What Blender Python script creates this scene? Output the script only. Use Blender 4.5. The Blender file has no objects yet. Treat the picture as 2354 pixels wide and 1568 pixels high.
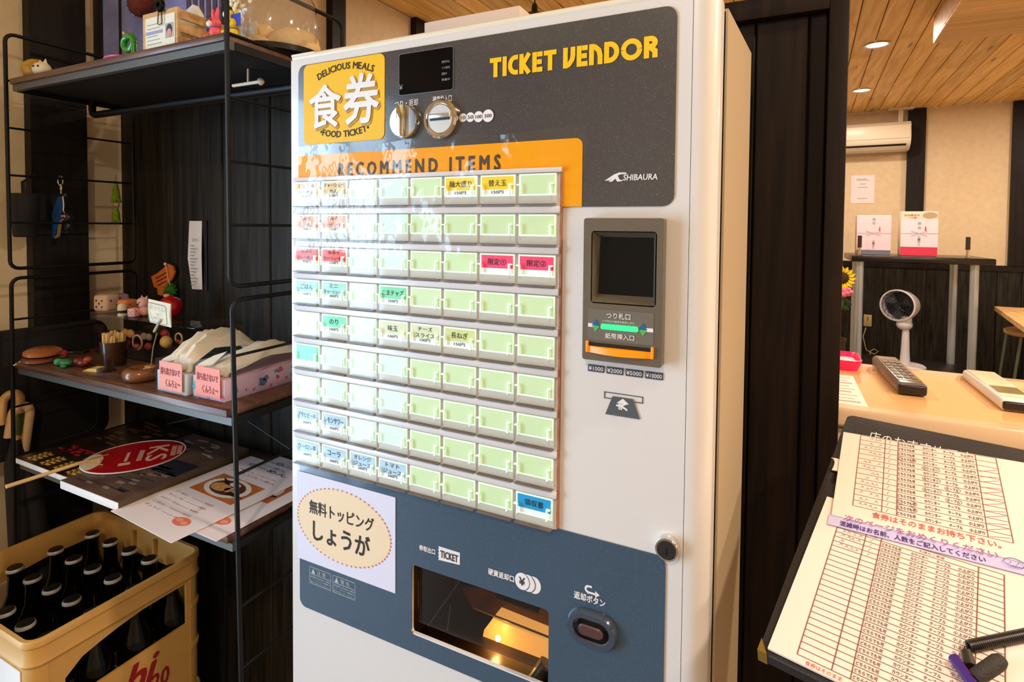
import bpy, bmesh, math, random
import numpy as np
from mathutils import Vector, Matrix
random.seed(7)
SC = bpy.context.scene
COL = SC.collection

# ------------------------------------------------------------------ camera
FPX, CX, CY = 1267.26, 1177.0, 559.66            # focal length and principal point of the 2354 x 1568 photograph
def _rot():
    a, b, c = math.radians(1.79989), math.radians(.52758), math.radians(-25.93507)
    Rz = np.array([[math.cos(c), -math.sin(c), 0], [math.sin(c), math.cos(c), 0], [0, 0, 1]])
    B = np.array([[1, 0, 0], [0, 0, -1], [0, 1, 0]], float)
    P = np.array([[1, 0, 0], [0, math.cos(a), -math.sin(a)], [0, math.sin(a), math.cos(a)]])
    Q = np.array([[math.cos(b), -math.sin(b), 0], [math.sin(b), math.cos(b), 0], [0, 0, 1]])
    return Q @ P @ B @ Rz
CAMR = _rot(); CAMP = np.array([0, 0, 1.38])
cd = bpy.data.cameras.new('camera'); cam = bpy.data.objects.new('camera', cd); COL.objects.link(cam)
cd.sensor_width = 36; cd.lens = 36 * FPX / 2354; cd.shift_y = (CY - 784) / 2354; cd.clip_start = .02
_m = Matrix.Identity(4)
for i in range(3):
    _m[i][0] = CAMR[0][i]; _m[i][1] = -CAMR[1][i]; _m[i][2] = -CAMR[2][i]; _m[i][3] = CAMP[i]
cam.matrix_world = _m
SC.camera = cam
# ------------------------------------------------------------------ colour management, world, lights
SC.view_settings.view_transform = 'Standard'; SC.view_settings.look = 'None'
SC.view_settings.gamma = 1; SC.view_settings.use_curve_mapping = False
SC.view_settings.exposure = 0.15
SC.cycles.use_denoising = True
SC.cycles.max_bounces = 7; SC.cycles.transparent_max_bounces = 16
SC.cycles.sample_clamp_indirect = 6
W = bpy.data.worlds.new('world'); SC.world = W; W.use_nodes = True
_bg = W.node_tree.nodes['Background']; _bg.inputs[0].default_value = (.62, .78, 1, 1); _bg.inputs[1].default_value = 3.0

def area(name, loc, size, power, color, rot=(0, 0, 0), shape='DISK', size_y=None, spread=math.pi):
    l = bpy.data.lights.new(name, 'AREA'); l.shape = shape; l.size = size
    if size_y: l.size_y = size_y
    l.energy = power; l.color = color; l.spread = spread
    o = bpy.data.objects.new(name, l); COL.objects.link(o); o.location = loc; o.rotation_euler = rot
    return o
WARM = (1, .83, .66)
# daylight through the glazed entrance in the wall on the camera's left
area('entrance_daylight', (-2.02, -.62, 1.08), 1.75, 58, (.57, .79, 1.0), (0, -math.pi / 2, 0), 'RECTANGLE', 1.05)
# ceiling lamps of the shop, the first an added front fill
for i, (x, y, p) in enumerate([(-.10, -.75, 14), (1.05, .55, 26), (.50, 3.64, 22), (.55, 4.78, 13), (1.75, 1.3, 33), (-.9, 2.6, 18), (2.0, 4.6, 18)]):
    area('ceiling_and_fill_glow', (x, y, 2.385), .14, p, WARM)

# ------------------------------------------------------------------ unprojecting helpers (where things of the photograph stand)
def ray(px, py): return CAMR.T @ np.array([(px - CX) / FPX, (py - CY) / FPX, 1])
def hit(px, py, p0, n):
    d = ray(px, py); p0 = np.array(p0, float); n = np.array(n, float)
    return Vector(CAMP + d * ((p0 - CAMP) @ n) / (d @ n))
def onY(px, py, y): return hit(px, py, (0, y, 0), (0, 1, 0))
def onZ(px, py, z): return hit(px, py, (0, 0, z), (0, 0, 1))
def onX(px, py, x): return hit(px, py, (x, 0, 0), (1, 0, 0))

# ------------------------------------------------------------------ materials
def S(r, g, b, a=1):
    f = lambda c: ((c / 255) / 12.92 if c / 255 <= .04045 else ((c / 255 + .055) / 1.055) ** 2.4)
    return (f(r), f(g), f(b), a)
def _new(name):
    m = bpy.data.materials.new(name); m.use_nodes = True
    nt = m.node_tree; b = nt.nodes['Principled BSDF']
    return m, nt, b
def mat(name, col, rough=.5, metal=0, emit=0, ecol=None, coat=0, noise=0, nscale=40, bump=0, bscale=200, sss=0, spec=None):
    m, nt, b = _new(name)
    b.inputs['Base Color'].default_value = col; b.inputs['Roughness'].default_value = rough; b.inputs['Metallic'].default_value = metal
    if spec is not None: b.inputs['Specular IOR Level'].default_value = spec
    if coat: b.inputs['Coat Weight'].default_value = coat; b.inputs['Coat Roughness'].default_value = .04
    if emit: b.inputs['Emission Color'].default_value = ecol or col; b.inputs['Emission Strength'].default_value = emit
    if noise or bump: tc = nt.nodes.new('ShaderNodeTexCoord')
    if noise:
        n = nt.nodes.new('ShaderNodeTexNoise'); n.inputs['Scale'].default_value = nscale; n.inputs['Detail'].default_value = 4
        r = nt.nodes.new('ShaderNodeValToRGB')
        r.color_ramp.elements[0].position = .3; r.color_ramp.elements[1].position = .7
        r.color_ramp.elements[0].color = tuple(max(0, c * (1 - noise)) for c in col[:3]) + (1,)
        r.color_ramp.elements[1].color = tuple(min(1, c * (1 + noise)) for c in col[:3]) + (1,)
        nt.links.new(tc.outputs['Object'], n.inputs['Vector']); nt.links.new(n.outputs['Fac'], r.inputs[0]); nt.links.new(r.outputs[0], b.inputs['Base Color'])
    if bump:
        n2 = nt.nodes.new('ShaderNodeTexNoise'); n2.inputs['Scale'].default_value = bscale; n2.inputs['Detail'].default_value = 3
        bp = nt.nodes.new('ShaderNodeBump'); bp.inputs['Strength'].default_value = bump; bp.inputs['Distance'].default_value = .002
        nt.links.new(tc.outputs['Object'], n2.inputs['Vector']); nt.links.new(n2.outputs['Fac'], bp.inputs['Height']); nt.links.new(bp.outputs[0], b.inputs['Normal'])
    return m
def wood(name, c1, c2, scale=(1, 1, 1), rough=.5, ns=6, rnd=.25, coat=0, knots=False, spec=.5):
    """streaky grain along the axis with the small scale; each object shifts the pattern and the tone"""
    m, nt, b = _new(name); N = nt.nodes.new; L = nt.links.new
    b.inputs['Roughness'].default_value = rough; b.inputs['Specular IOR Level'].default_value = spec
    if coat: b.inputs['Coat Weight'].default_value = coat; b.inputs['Coat Roughness'].default_value = .15
    tc = N('ShaderNodeTexCoord'); oi = N('ShaderNodeObjectInfo')
    geo = N('ShaderNodeNewGeometry')
    add = N('ShaderNodeVectorMath'); add.operation = 'ADD'
    mul = N('ShaderNodeVectorMath'); mul.operation = 'SCALE'; mul.inputs['Scale'].default_value = 37
    cmb = N('ShaderNodeCombineXYZ')
    for k in range(3): L(oi.outputs['Random'], cmb.inputs[k])
    L(cmb.outputs[0], mul.inputs[0]); L(geo.outputs['Position'], add.inputs[0]); L(mul.outputs[0], add.inputs[1])
    mp = N('ShaderNodeMapping'); mp.inputs['Scale'].default_value = scale; L(add.outputs[0], mp.inputs['Vector'])
    n = N('ShaderNodeTexNoise'); n.inputs['Scale'].default_value = ns; n.inputs['Detail'].default_value = 6; n.inputs['Distortion'].default_value = .6
    L(mp.outputs[0], n.inputs['Vector'])
    r = N('ShaderNodeValToRGB'); r.color_ramp.elements[0].position = .32; r.color_ramp.elements[1].position = .68
    r.color_ramp.elements[0].color = c1; r.color_ramp.elements[1].color = c2
    L(n.outputs['Fac'], r.inputs[0])
    hv = N('ShaderNodeHueSaturation')
    mr = N('ShaderNodeMapRange'); mr.inputs['To Min'].default_value = 1 - rnd; mr.inputs['To Max'].default_value = 1 + rnd
    L(oi.outputs['Random'], mr.inputs['Value']); L(mr.outputs[0], hv.inputs['Value']); 
    src = r.outputs[0]
    if knots:
        v = N('ShaderNodeTexVoronoi'); v.inputs['Scale'].default_value = 1.6
        mp2 = N('ShaderNodeMapping'); mp2.inputs['Scale'].default_value = tuple(.6 * s + .4 * min(scale) * 2.2 for s in scale); L(add.outputs[0], mp2.inputs['Vector']); L(mp2.outputs[0], v.inputs['Vector'])
        kr = N('ShaderNodeMapRange'); kr.inputs['From Min'].default_value = .05; kr.inputs['From Max'].default_value = .13; kr.inputs['To Min'].default_value = .35; kr.inputs['To Max'].default_value = 1
        L(v.outputs['Distance'], kr.inputs['Value'])
        mx = N('ShaderNodeVectorMath'); mx.operation = 'SCALE'; L(src, mx.inputs[0]); L(kr.outputs[0], mx.inputs['Scale']); src = mx.outputs[0]
    L(src, hv.inputs['Color']); L(hv.outputs[0], b.inputs['Base Color'])
    bp = N('ShaderNodeBump'); bp.inputs['Strength'].default_value = .15; bp.inputs['Distance'].default_value = .002
    L(n.outputs['Fac'], bp.inputs['Height']); L(bp.outputs[0], b.inputs['Normal'])
    return m
def clear(name, tint=(1, 1, 1, 1), rough=.03, refl=1.0, haze=0.0, bump=0, bscale=30):
    """thin clear plastic or glass: see-through with a Fresnel gloss, optional milky haze"""
    m = bpy.data.materials.new(name); m.use_nodes = True; nt = m.node_tree; nt.nodes.clear(); N = nt.nodes.new; L = nt.links.new
    out = N('ShaderNodeOutputMaterial'); tr = N('ShaderNodeBsdfTransparent'); tr.inputs[0].default_value = tint
    gl = N('ShaderNodeBsdfGlossy'); gl.inputs['Roughness'].default_value = rough
    fr = N('ShaderNodeFresnel'); geo = N('ShaderNodeNewGeometry'); io = N('ShaderNodeMapRange'); io.inputs['To Min'].default_value = 1.5; io.inputs['To Max'].default_value = 1 / 1.5
    L(geo.outputs['Backfacing'], io.inputs['Value']); L(io.outputs[0], fr.inputs['IOR'])
    ml = N('ShaderNodeMath'); ml.operation = 'MULTIPLY'; ml.inputs[1].default_value = refl; L(fr.outputs[0], ml.inputs[0])
    base = tr.outputs[0]
    if haze:
        df = N('ShaderNodeBsdfDiffuse'); df.inputs[0].default_value = (.85, .85, .85, 1)
        mh = N('ShaderNodeMixShader'); mh.inputs[0].default_value = haze; L(tr.outputs[0], mh.inputs[1]); L(df.outputs[0], mh.inputs[2]); base = mh.outputs[0]
    mx = N('ShaderNodeMixShader'); L(ml.outputs[0], mx.inputs[0]); L(base, mx.inputs[1]); L(gl.outputs[0], mx.inputs[2]); L(mx.outputs[0], out.inputs[0])
    if bump:
        tc = N('ShaderNodeTexCoord'); n = N('ShaderNodeTexNoise'); n.inputs['Scale'].default_value = bscale; n.inputs['Detail'].default_value = 2
        bp = N('ShaderNodeBump'); bp.inputs['Strength'].default_value = bump; bp.inputs['Distance'].default_value = .004
        L(tc.outputs['Object'], n.inputs['Vector']); L(n.outputs['Fac'], bp.inputs['Height']); L(bp.outputs[0], gl.inputs['Normal']); L(bp.outputs[0], fr.inputs['Normal'])
    return m
def speckle(name, col, dot, rough=.22, coat=.6):
    m, nt, b = _new(name); N = nt.nodes.new; L = nt.links.new
    tc = N('ShaderNodeTexCoord'); v = N('ShaderNodeTexVoronoi'); v.inputs['Scale'].default_value = 400; L(tc.outputs['Object'], v.inputs['Vector'])
    r = N('ShaderNodeValToRGB'); r.color_ramp.elements[0].position = .10; r.color_ramp.elements[0].color = dot; r.color_ramp.elements[1].position = .2; r.color_ramp.elements[1].color = col
    L(v.outputs['Distance'], r.inputs[0]); L(r.outputs[0], b.inputs['Base Color'])
    b.inputs['Roughness'].default_value = rough; b.inputs['Coat Weight'].default_value = coat; b.inputs['Coat Roughness'].default_value = .05
    return m
M = {}
_C = {}
def C_(r, g, b, rough=.55, **k):                        # plain coloured material by sRGB, cached
    key = (r, g, b, rough, tuple(sorted(k.items())))
    if key not in _C: _C[key] = mat('colour_%d_%d_%d' % (r, g, b), S(r, g, b), rough, **k)
    return _C[key]
M['plaster'] = mat('cream_plaster', S(222, 200, 166), .85, noise=.05, nscale=25, bump=.25, bscale=160)
M['post'] = wood('dark_post_wood', S(14, 10, 8), S(30, 22, 18), (14, 14, 1), .55, 4, .12, spec=.25)
M['dark_board'] = wood('dark_stained_board', S(10, 9, 8), S(50, 45, 36), (16, 16, 1), .55, 4, .12, knots=True, spec=.25)
M['partition'] = wood('brown_black_board', S(16, 9, 6), S(38, 24, 15), (16, 16, 1), .55, 4, .1, spec=.18)
M['ceil'] = wood('pine_plank', S(222, 172, 92), S(252, 216, 142), (12, .8, 12), .5, 3, .16, knots=True)
M['soffit'] = wood('pine_soffit', S(214, 166, 92), S(244, 204, 136), (.8, 12, 12), .5, 3, .12)
M['floor'] = mat('floor_tile', S(120, 104, 90), .5, noise=.1, nscale=6)
M['walnut'] = wood('walnut_board', S(70, 42, 28), S(116, 76, 54), (1, 14, 14), .42, 6, .1, coat=.2)
M['pine'] = wood('light_pine', S(190, 140, 84), S(224, 182, 124), (1, 10, 10), .5, 5, .1)
M['pine_table'] = wood('table_top_wood', S(206, 160, 100), S(230, 190, 132), (10, 1, 10), .4, 5, .05)
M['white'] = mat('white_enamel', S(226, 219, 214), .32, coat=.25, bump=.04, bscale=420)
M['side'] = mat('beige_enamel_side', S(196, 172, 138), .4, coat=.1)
M['grey_panel'] = speckle('charcoal_speckled_panel', S(72, 68, 68), S(128, 126, 126))
M['orange'] = mat('orange_print', S(250, 164, 0), .4, spec=.2)
M['yellow'] = mat('yellow_print', S(246, 192, 36), .4, spec=.2)
M['ybold'] = mat('yellow_letter', S(255, 198, 8), .35, coat=.2)
M['wprint'] = mat('white_print', S(238, 232, 230), .4)
M['ink'] = mat('black_ink', S(36, 26, 22), .6)
M['greyink'] = mat('grey_ink', S(96, 88, 84), .7)
M['red'] = mat('red_ink', S(226, 58, 44), .6)
M['pinkink'] = mat('pink_ink', S(196, 70, 110), .6)
M['purple'] = mat('purple_ink', S(70, 28, 116), .6)
M['bankgrey'] = mat('button_bank_plastic', S(224, 220, 222), .3, coat=.3)
M['beige'] = mat('beige_button_base', S(200, 194, 182), .35, emit=.10, ecol=S(214, 214, 196))
M['lit'] = mat('backlit_blank_card', S(196, 210, 168), .45, emit=.26, ecol=S(200, 240, 172))
M['litsheen'] = mat('backlit_blank_card_sheen', S(200, 222, 204), .45, emit=.34, ecol=S(196, 246, 212))  # cooler tone paints the reflection lying over the left columns
M['litwhite'] = mat('backlit_white_rim', S(225, 240, 222), .4, emit=.40, ecol=S(222, 250, 222))
M['chrome'] = mat('chrome', (.80, .79, .77, 1), .08, 1)
M['pole'] = mat('silver_pole', S(186, 198, 208), .28, .55)
M['steel'] = mat('brushed_steel', (.62, .62, .62, 1), .28, 1)
M['bronze'] = mat('bronze_plastic', S(114, 103, 87), .34, .35, bump=.1, bscale=900)
M['black'] = mat('black_plastic', S(20, 19, 20), .35)
M['blackgloss'] = mat('black_gloss', S(7, 8, 12), .08, spec=.22)
M['daylit_panel'] = speckle('bluish_daylit_speckled_panel', S(60, 82, 102), S(104, 118, 130))  # blue of the reflected daylight put into the panel colour
M['blackmetal'] = mat('black_powder_coat', S(13, 13, 14), .5, .1, spec=.35)
M['railgrey'] = mat('grey_painted_steel', S(92, 92, 88), .45, .3)
M['glass_cover'] = clear('button_cover_plastic', (.985, .99, .985, 1), .05, .45, .0)
M['clip'] = mat('white_cover_glint', S(240, 248, 242), .3, emit=.25, ecol=S(225, 245, 228))  # white glowing bars stand for reflections inside the button covers
M['film'] = clear('clear_vinyl_film', (1, 1, 1, 1), .03, .8, .0, .9, 26)
M['acrylic'] = clear('clear_acrylic', (.96, .965, .97, 1), .03, .7, .0)
M['smoke'] = clear('smoked_acrylic', (.66, .62, .58, 1), .04, 1.0)
M['cello'] = clear('cellophane', (.97, .96, .94, 1), .06, 1.6, .06, .8, 18)
M['glass'] = clear('window_glass', (.97, .99, 1, 1), .01, 1)
M['crate'] = mat('mustard_crate_plastic', S(212, 162, 88), .42, noise=.05, nscale=18, bump=.05, bscale=300)
M['bottle'] = mat('dark_brown_bottle_glass', S(8, 6, 5), .12, spec=.25)
M['crown'] = mat('silver_crown_edge', S(226, 224, 216), .32, .5)
M['crowntop'] = mat('dark_crown_top', S(32, 28, 26), .35, .3)
M['paper'] = mat('white_paper', S(240, 234, 230), .75, noise=.02, nscale=20)
M['card'] = mat('ivory_card', S(240, 236, 214), .7)
M['counter'] = mat('gloss_cream_counter', S(240, 204, 164), .16, coat=.5)
M['cabwhite'] = mat('cream_cabinet', S(228, 214, 192), .4)
M['acwhite'] = mat('white_appliance_plastic', S(236, 226, 206), .35)
M['leather'] = mat('black_leather_board', S(28, 21, 18), .5, bump=.3, bscale=500)
M['skin'] = mat('photo_skin', S(208, 150, 120), .6)

# ------------------------------------------------------------------ mesh builder
class MB:
    def __init__(self): self.bm = bmesh.new()
    def box(self, x0, x1, y0, y1, z0, z1, bevel=0, seg=2, mtx=None):
        bm = self.bm
        v = [bm.verts.new((x, y, z)) for z in (z0, z1) for y in (y0, y1) for x in (x0, x1)]
        fs = [bm.faces.new([v[i] for i in q]) for q in ((0, 2, 3, 1), (4, 5, 7, 6), (0, 1, 5, 4), (2, 6, 7, 3), (0, 4, 6, 2), (1, 3, 7, 5))]
        if bevel:
            es = list({e for f in fs for e in f.edges})
            r = bmesh.ops.bevel(bm, geom=es, offset=bevel, segments=seg, profile=.5, affect='EDGES')
            if mtx is not None: v = list({w for f in r['faces'] for w in f.verts} | {w for w in v if w.is_valid})
        if mtx is not None:
            for w in v: w.co = mtx @ w.co
        return self
    def poly(self, pts):
        self.bm.faces.new([self.bm.verts.new(p) for p in pts]); return self
    def prism(self, pts, vec):
        """pts: closed 3-D outline, extruded along vec"""
        bm = self.bm; vec = Vector(vec); n = len(pts)
        a = [bm.verts.new(p) for p in pts]; b = [bm.verts.new(Vector(p) + vec) for p in pts]
        fs = [bm.faces.new(a), bm.faces.new(b[::-1])] + [bm.faces.new((a[i], b[i], b[(i + 1) % n], a[(i + 1) % n])) for i in range(n)]
        bmesh.ops.recalc_face_normals(bm, faces=fs)
        return self
    def holed(self, outer, holes, vec):
        bm = self.bm; vec = Vector(vec); es = []
        for lp in [outer] + holes:
            vs = [bm.verts.new(p) for p in lp]
            es += [bm.edges.new((vs[i], vs[(i + 1) % len(vs)])) for i in range(len(vs))]
        r = bmesh.ops.triangle_fill(bm, edges=es, use_beauty=True)
        fs = [g for g in r['geom'] if isinstance(g, bmesh.types.BMFace)]
        e = bmesh.ops.extrude_face_region(bm, geom=fs)
        bmesh.ops.translate(bm, vec=vec, verts=[g for g in e['geom'] if isinstance(g, bmesh.types.BMVert)])
        bmesh.ops.recalc_face_normals(bm, faces=bm.faces[:])
        return self
    def rings(self, rings, cap=True, closed=False):
        bm = self.bm; R = [[bm.verts.new(p) for p in r] for r in rings]; n = len(R[0])
        for k in range(len(R) - (0 if closed else 1)):
            A, B = R[k], R[(k + 1) % len(R)]
            for i in range(n): bm.faces.new((A[i], A[(i + 1) % n], B[(i + 1) % n], B[i]))
        if cap and not closed:
            bm.faces.new(R[0][::-1]); bm.faces.new(R[-1])
        return self
    def lathe(self, prof, c=(0, 0, 0), axis=(0, 0, 1), seg=20, cap=True):
        ax = Vector(axis).normalized(); q = ax.to_track_quat('Z', 'Y'); c = Vector(c)
        return self.rings([[c + q @ Vector((max(r, 1e-5) * math.cos(2 * math.pi * i / seg), max(r, 1e-5) * math.sin(2 * math.pi * i / seg), z)) for i in range(seg)] for r, z in prof], cap)
    def cyl(self, a, b, r, seg=12, r2=None):
        a = Vector(a); b = Vector(b)
        return self.lathe([(r, 0), (r2 if r2 is not None else r, (b - a).length)], a, b - a, seg)
    def tube(self, pts, r, seg=8, closed=False):
        pts = [Vector(p) for p in pts]; n = len(pts); rr = r if isinstance(r, (list, tuple)) else [r] * n
        up = Vector((0, 0, 1)); out = []; prev = None
        for i, p in enumerate(pts):
            t = (pts[(i + 1) % n] - pts[i - 1]) if closed else (pts[min(i + 1, n - 1)] - pts[max(i - 1, 0)])
            t = t.normalized() if t.length > 1e-9 else Vector((0, 0, 1))
            if prev is None:
                u = t.orthogonal().normalized()
            else:
                u = (prev - t * prev.dot(t)); u = u.normalized() if u.length > 1e-6 else t.orthogonal().normalized()
            prev = u; w = t.cross(u)
            out.append([p + (u * math.cos(2 * math.pi * k / seg) + w * math.sin(2 * math.pi * k / seg)) * rr[i] for k in range(seg)])
        return self.rings(out, True, closed)
    def ell(self, c, r, seg=16, nr=9, mtx=None):
        c = Vector(c); r = r if isinstance(r, (list, tuple)) else (r, r, r)
        def P(i, j):
            th = math.pi * j / nr; ph = 2 * math.pi * i / seg
            p = Vector((r[0] * max(math.sin(th), .01) * math.cos(ph), r[1] * max(math.sin(th), .01) * math.sin(ph), -r[2] * math.cos(th)))
            return c + (mtx @ p if mtx is not None else p)
        return self.rings([[P(i, j) for i in range(seg)] for j in range(nr + 1)])
    def raw(self, vs, fs):
        v = [self.bm.verts.new(p) for p in vs]
        for f in fs:
            try: self.bm.faces.new([v[i] for i in f])
            except ValueError: pass
        return self
    def xf(self, m): bmesh.ops.transform(self.bm, matrix=m, verts=self.bm.verts[:]); return self
    def mesh(self, name, m, smooth=True):
        me = bpy.data.meshes.new(name); self.bm.to_mesh(me); self.bm.free()
        me.materials.append(m)
        if smooth:
            me.shade_smooth(); me.set_sharp_from_angle(angle=math.radians(38))
        return me

def WM(o):
    m = o.matrix_basis.copy()
    while o.parent: o = o.parent; m = o.matrix_basis @ m
    return m
def thing(name, label, cat, loc, group=None, rotz=0):
    o = bpy.data.objects.new(name, None); COL.objects.link(o); o.empty_display_size = .05
    o.location = loc; o.rotation_euler = (0, 0, rotz); o['label'] = label; o['category'] = cat
    if group: o['group'] = group
    return o
def part(name, mb, m, parent, label=None, local=False, smooth=True):
    """mb in world coordinates (or the thing's own when local) becomes one mesh object under parent"""
    me = mb.mesh(name, m, smooth) if isinstance(mb, MB) else mb
    o = bpy.data.objects.new(name, me); COL.objects.link(o)
    if not local: me.transform(WM(parent).inverted())
    o.parent = parent
    if label: o['label'] = label
    return o
def solo(name, mb, m, label=None, cat=None, group=None, kind=None):
    """one top-level mesh, its origin moved to its base"""
    me = mb.mesh(name, m)
    co = [v.co for v in me.vertices]
    c = Vector(((min(p.x for p in co) + max(p.x for p in co)) / 2, (min(p.y for p in co) + max(p.y for p in co)) / 2, min(p.z for p in co)))
    me.transform(Matrix.Translation(-c)); o = bpy.data.objects.new(name, me); o.location = c; COL.objects.link(o)
    for k, v in (('label', label), ('category', cat), ('group', group), ('kind', kind)):
        if v: o[k] = v
    return o
def kids(o): return [c for c in bpy.data.objects if c.parent == o]
def copy_tree(o, parent=None):
    c = o.copy(); COL.objects.link(c)
    if parent: c.parent = parent
    for ch in kids(o): copy_tree(ch, c)
    return c

# ------------------------------------------------------------------ lettering
_cu = bpy.data.curves.new('lettering', 'FONT'); _to = bpy.data.objects.new('lettering', _cu); _TC = {}
def glyphs(s, space=1.0, res=2):
    k = (s, space, res)
    if k not in _TC:
        _cu.body = s; _cu.resolution_u = res; _cu.space_character = space
        me = _to.to_mesh()
        v = [(p.co.x, p.co.y) for p in me.vertices]; f = [tuple(p.vertices) for p in me.polygons]; _to.to_mesh_clear()
        _TC[k] = (v, f)
    return _TC[k]
def _ink(mb, v, f, o, xd, yd, sx, sy, bold, em):
    """the letters, fattened by shifted copies a hair's breadth above one another"""
    n = xd.cross(yd).normalized(); b = bold * em
    sh = [(0, 0)] if not b else [(0, 0)] + [(b * math.cos(math.pi * (k + .5) / 3), b * math.sin(math.pi * (k + .5) / 3)) for k in range(6)]
    for k, (dx, dy) in enumerate(sh): mb.raw([o + xd * (p[0] * sx + dx) + yd * (p[1] * sy + dy) + n * (4e-5 * k) for p in v], f)
def text(mb, s, o, xd, yd, size, align='c', bold=0, space=1.0, shear=0):
    """size = cap height roughly .7 em; o = anchor on the baseline"""
    v, f = glyphs(s, space)
    if not v: return
    x0 = min(p[0] for p in v); x1 = max(p[0] for p in v)
    off = {'l': x0, 'c': (x0 + x1) / 2, 'r': x1}[align]
    _ink(mb, [(p[0] - off + shear * p[1], p[1]) for p in v], f, Vector(o), Vector(xd), Vector(yd), size, size, bold, size)
def fit(mb, s, o, xd, yd, w, h, bold=0, space=1.0, shear=0):
    """text whose ink fills the rectangle o + w*xd, h*yd; bold in shares of the height"""
    v, f = glyphs(s, space)
    v = [(p[0] + shear * p[1], p[1]) for p in v]
    x0 = min(p[0] for p in v); x1 = max(p[0] for p in v); y0 = min(p[1] for p in v); y1 = max(p[1] for p in v)
    _ink(mb, [(p[0] - x0, p[1] - y0) for p in v], f, Vector(o), Vector(xd), Vector(yd), w / (x1 - x0), h / (y1 - y0), bold, h)
def rrect(x0, x1, z0, z1, r, n=5, corners=(1, 1, 1, 1)):
    """rounded rectangle outline in a plane, counter-clockwise from lower left; corners = ll, lr, ur, ul"""
    out = []
    for k, (cx, cz, a0) in enumerate(((x0 + r, z0 + r, 180), (x1 - r, z0 + r, 270), (x1 - r, z1 - r, 0), (x0 + r, z1 - r, 90))):
        if corners[k]:
            out += [(cx + r * math.cos(math.radians(a0 + 90 * i / n)), cz + r * math.sin(math.radians(a0 + 90 * i / n))) for i in range(n + 1)]
        else: out.append(((x0, z0), (x1, z0), (x1, z1), (x0, z1))[k])
    return out

# ================================================================== THE ROOM (turned a little against the machine)
TH = math.radians(2.5); ROOM = Matrix.Rotation(-TH, 4, 'Z')
XL, XR, YF, YB, ZC = -1.7556, 2.7, -2.3, 5.74, 2.40      # left wall, right wall, front wall, far wall, ceiling
def onRX(px, py, x=XL): return ROOM.inverted() @ hit(px, py, ROOM @ Vector((x, 0, 0)), ROOM.to_3x3() @ Vector((1, 0, 0)))
def onRY(px, py, y=YB): return ROOM.inverted() @ hit(px, py, ROOM @ Vector((0, y, 0)), ROOM.to_3x3() @ Vector((0, 1, 0)))
def rbox(*a, **k): return MB().box(*a, **k).xf(ROOM)
def struct(name, mb, m): return solo(name, mb, m, kind='structure')
WZ = 1.10                                               # top of the dark wainscot
struct('floor', rbox(XL - .1, XR + .1, YF - .1, YB + .1, -.1, 0), M['floor'])
ceiling = struct('ceiling', rbox(XL - .1, XR + .1, YF - .1, YB + .1, ZC + .016, ZC + .1), M['post'])
wl = MB()
for a in ((YF, -1.30, 0, ZC), (-.05, YB, 0, ZC), (-1.30, -.05, 2.1, ZC)): wl.box(XL - .1, XL, a[0], a[1], a[2], a[3])
wall_left = struct('wall_left', wl.xf(ROOM), M['plaster'])
wall_back = struct('wall_back', rbox(XL, XR, YB, YB + .1, 0, ZC), M['plaster'])
struct('wall_right', rbox(XR, XR + .1, YF, YB, 0, ZC), M['plaster'])
struct('wall_front', rbox(XL, XR, YF - .1, YF, 0, ZC), M['plaster'])
# pine ceiling boards, each its own piece
PW = .102; lens = [(-2.3, -.6), (-.6, 1.1), (1.1, 2.9), (2.9, 4.4), (4.4, 5.74)]
pm = MB().box(-PW / 2 + .002, PW / 2 - .002, 0, 1, 0, .014, bevel=.003, seg=1).mesh('plank', M['ceil'], False)
nx = int((XR - XL) / PW)
for i in range(nx):
    x = XL + PW * (i + .5); sh = [0, .7, .35, 1.0][i % 4]
    cuts = sorted({YF, YB} | {min(max(a[0] + sh, YF), YB) for a in lens if YF + .3 < a[0] + sh < YB - .3})
    for a, b in zip(cuts, cuts[1:]):
        o = bpy.data.objects.new('plank', pm); COL.objects.link(o); o.parent = ceiling
        o.matrix_local = WM(ceiling).inverted() @ ROOM @ Matrix.Translation((x, a + .0015, ZC)) @ Matrix.Diagonal((1, b - a - .003, 1, 1))
# boards of the two wainscots
def boards_x(parent, x0, x1, y0, y1, z0, z1, w, m, name='board'):
    n = max(1, round((x1 - x0) / w)); w = (x1 - x0) / n
    for i in range(n): part(name, rbox(x0 + i * w + .0015, x0 + (i + 1) * w - .0015, y0, y1, z0, z1, bevel=.003, seg=1), m, parent, smooth=False)
boards_x(wall_back, .1, XR - .01, YB - .018, YB + .001, .08, WZ - .04, .15, M['dark_board'])
struct('trim_1', rbox(.1, XR, YB - .028, YB, WZ - .045, WZ), M['post'])
struct('baseboard_back', rbox(.1, XR, YB - .026, YB, 0, .09), M['post'])
# posts standing proud of the walls
n = 2
for a, b in ((56, 185), (750, 781), (944, 976)):
    y0, y1 = onRX(a, 300 if a < 200 else 40).y, onRX(b, 300 if a < 200 else 40).y
    struct('trim_%d' % n, rbox(XL, XL + .035, y0, y1, 0.001, ZC - .001), M['post']); n += 1
for a, b, c in ((2083, 2124, 400), (2323, 2368, 400)):
    x0, x1 = onRY(a, c).x, onRY(b, c).x
    struct('trim_%d' % n, rbox(x0, x1, YB - .035, YB, WZ + .001, ZC - .001), M['post']); n += 1
# lowered pine soffit over the counter
sp = ROOM.inverted() @ onZ(2145, 101, 2.27)
sof = struct('trim_%d' % n, rbox(sp.x, XR, sp.y - 1.25, sp.y, 2.285, ZC), M['pine']); n += 1
k = 9
for i in range(k):
    y0 = sp.y - 1.25 + i * 1.25 / k
    part('plank', rbox(sp.x, XR, y0 + .0015, y0 + 1.25 / k - .0015, 2.27, 2.285, bevel=.003, seg=1), M['soffit'], sof, smooth=False)
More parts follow.
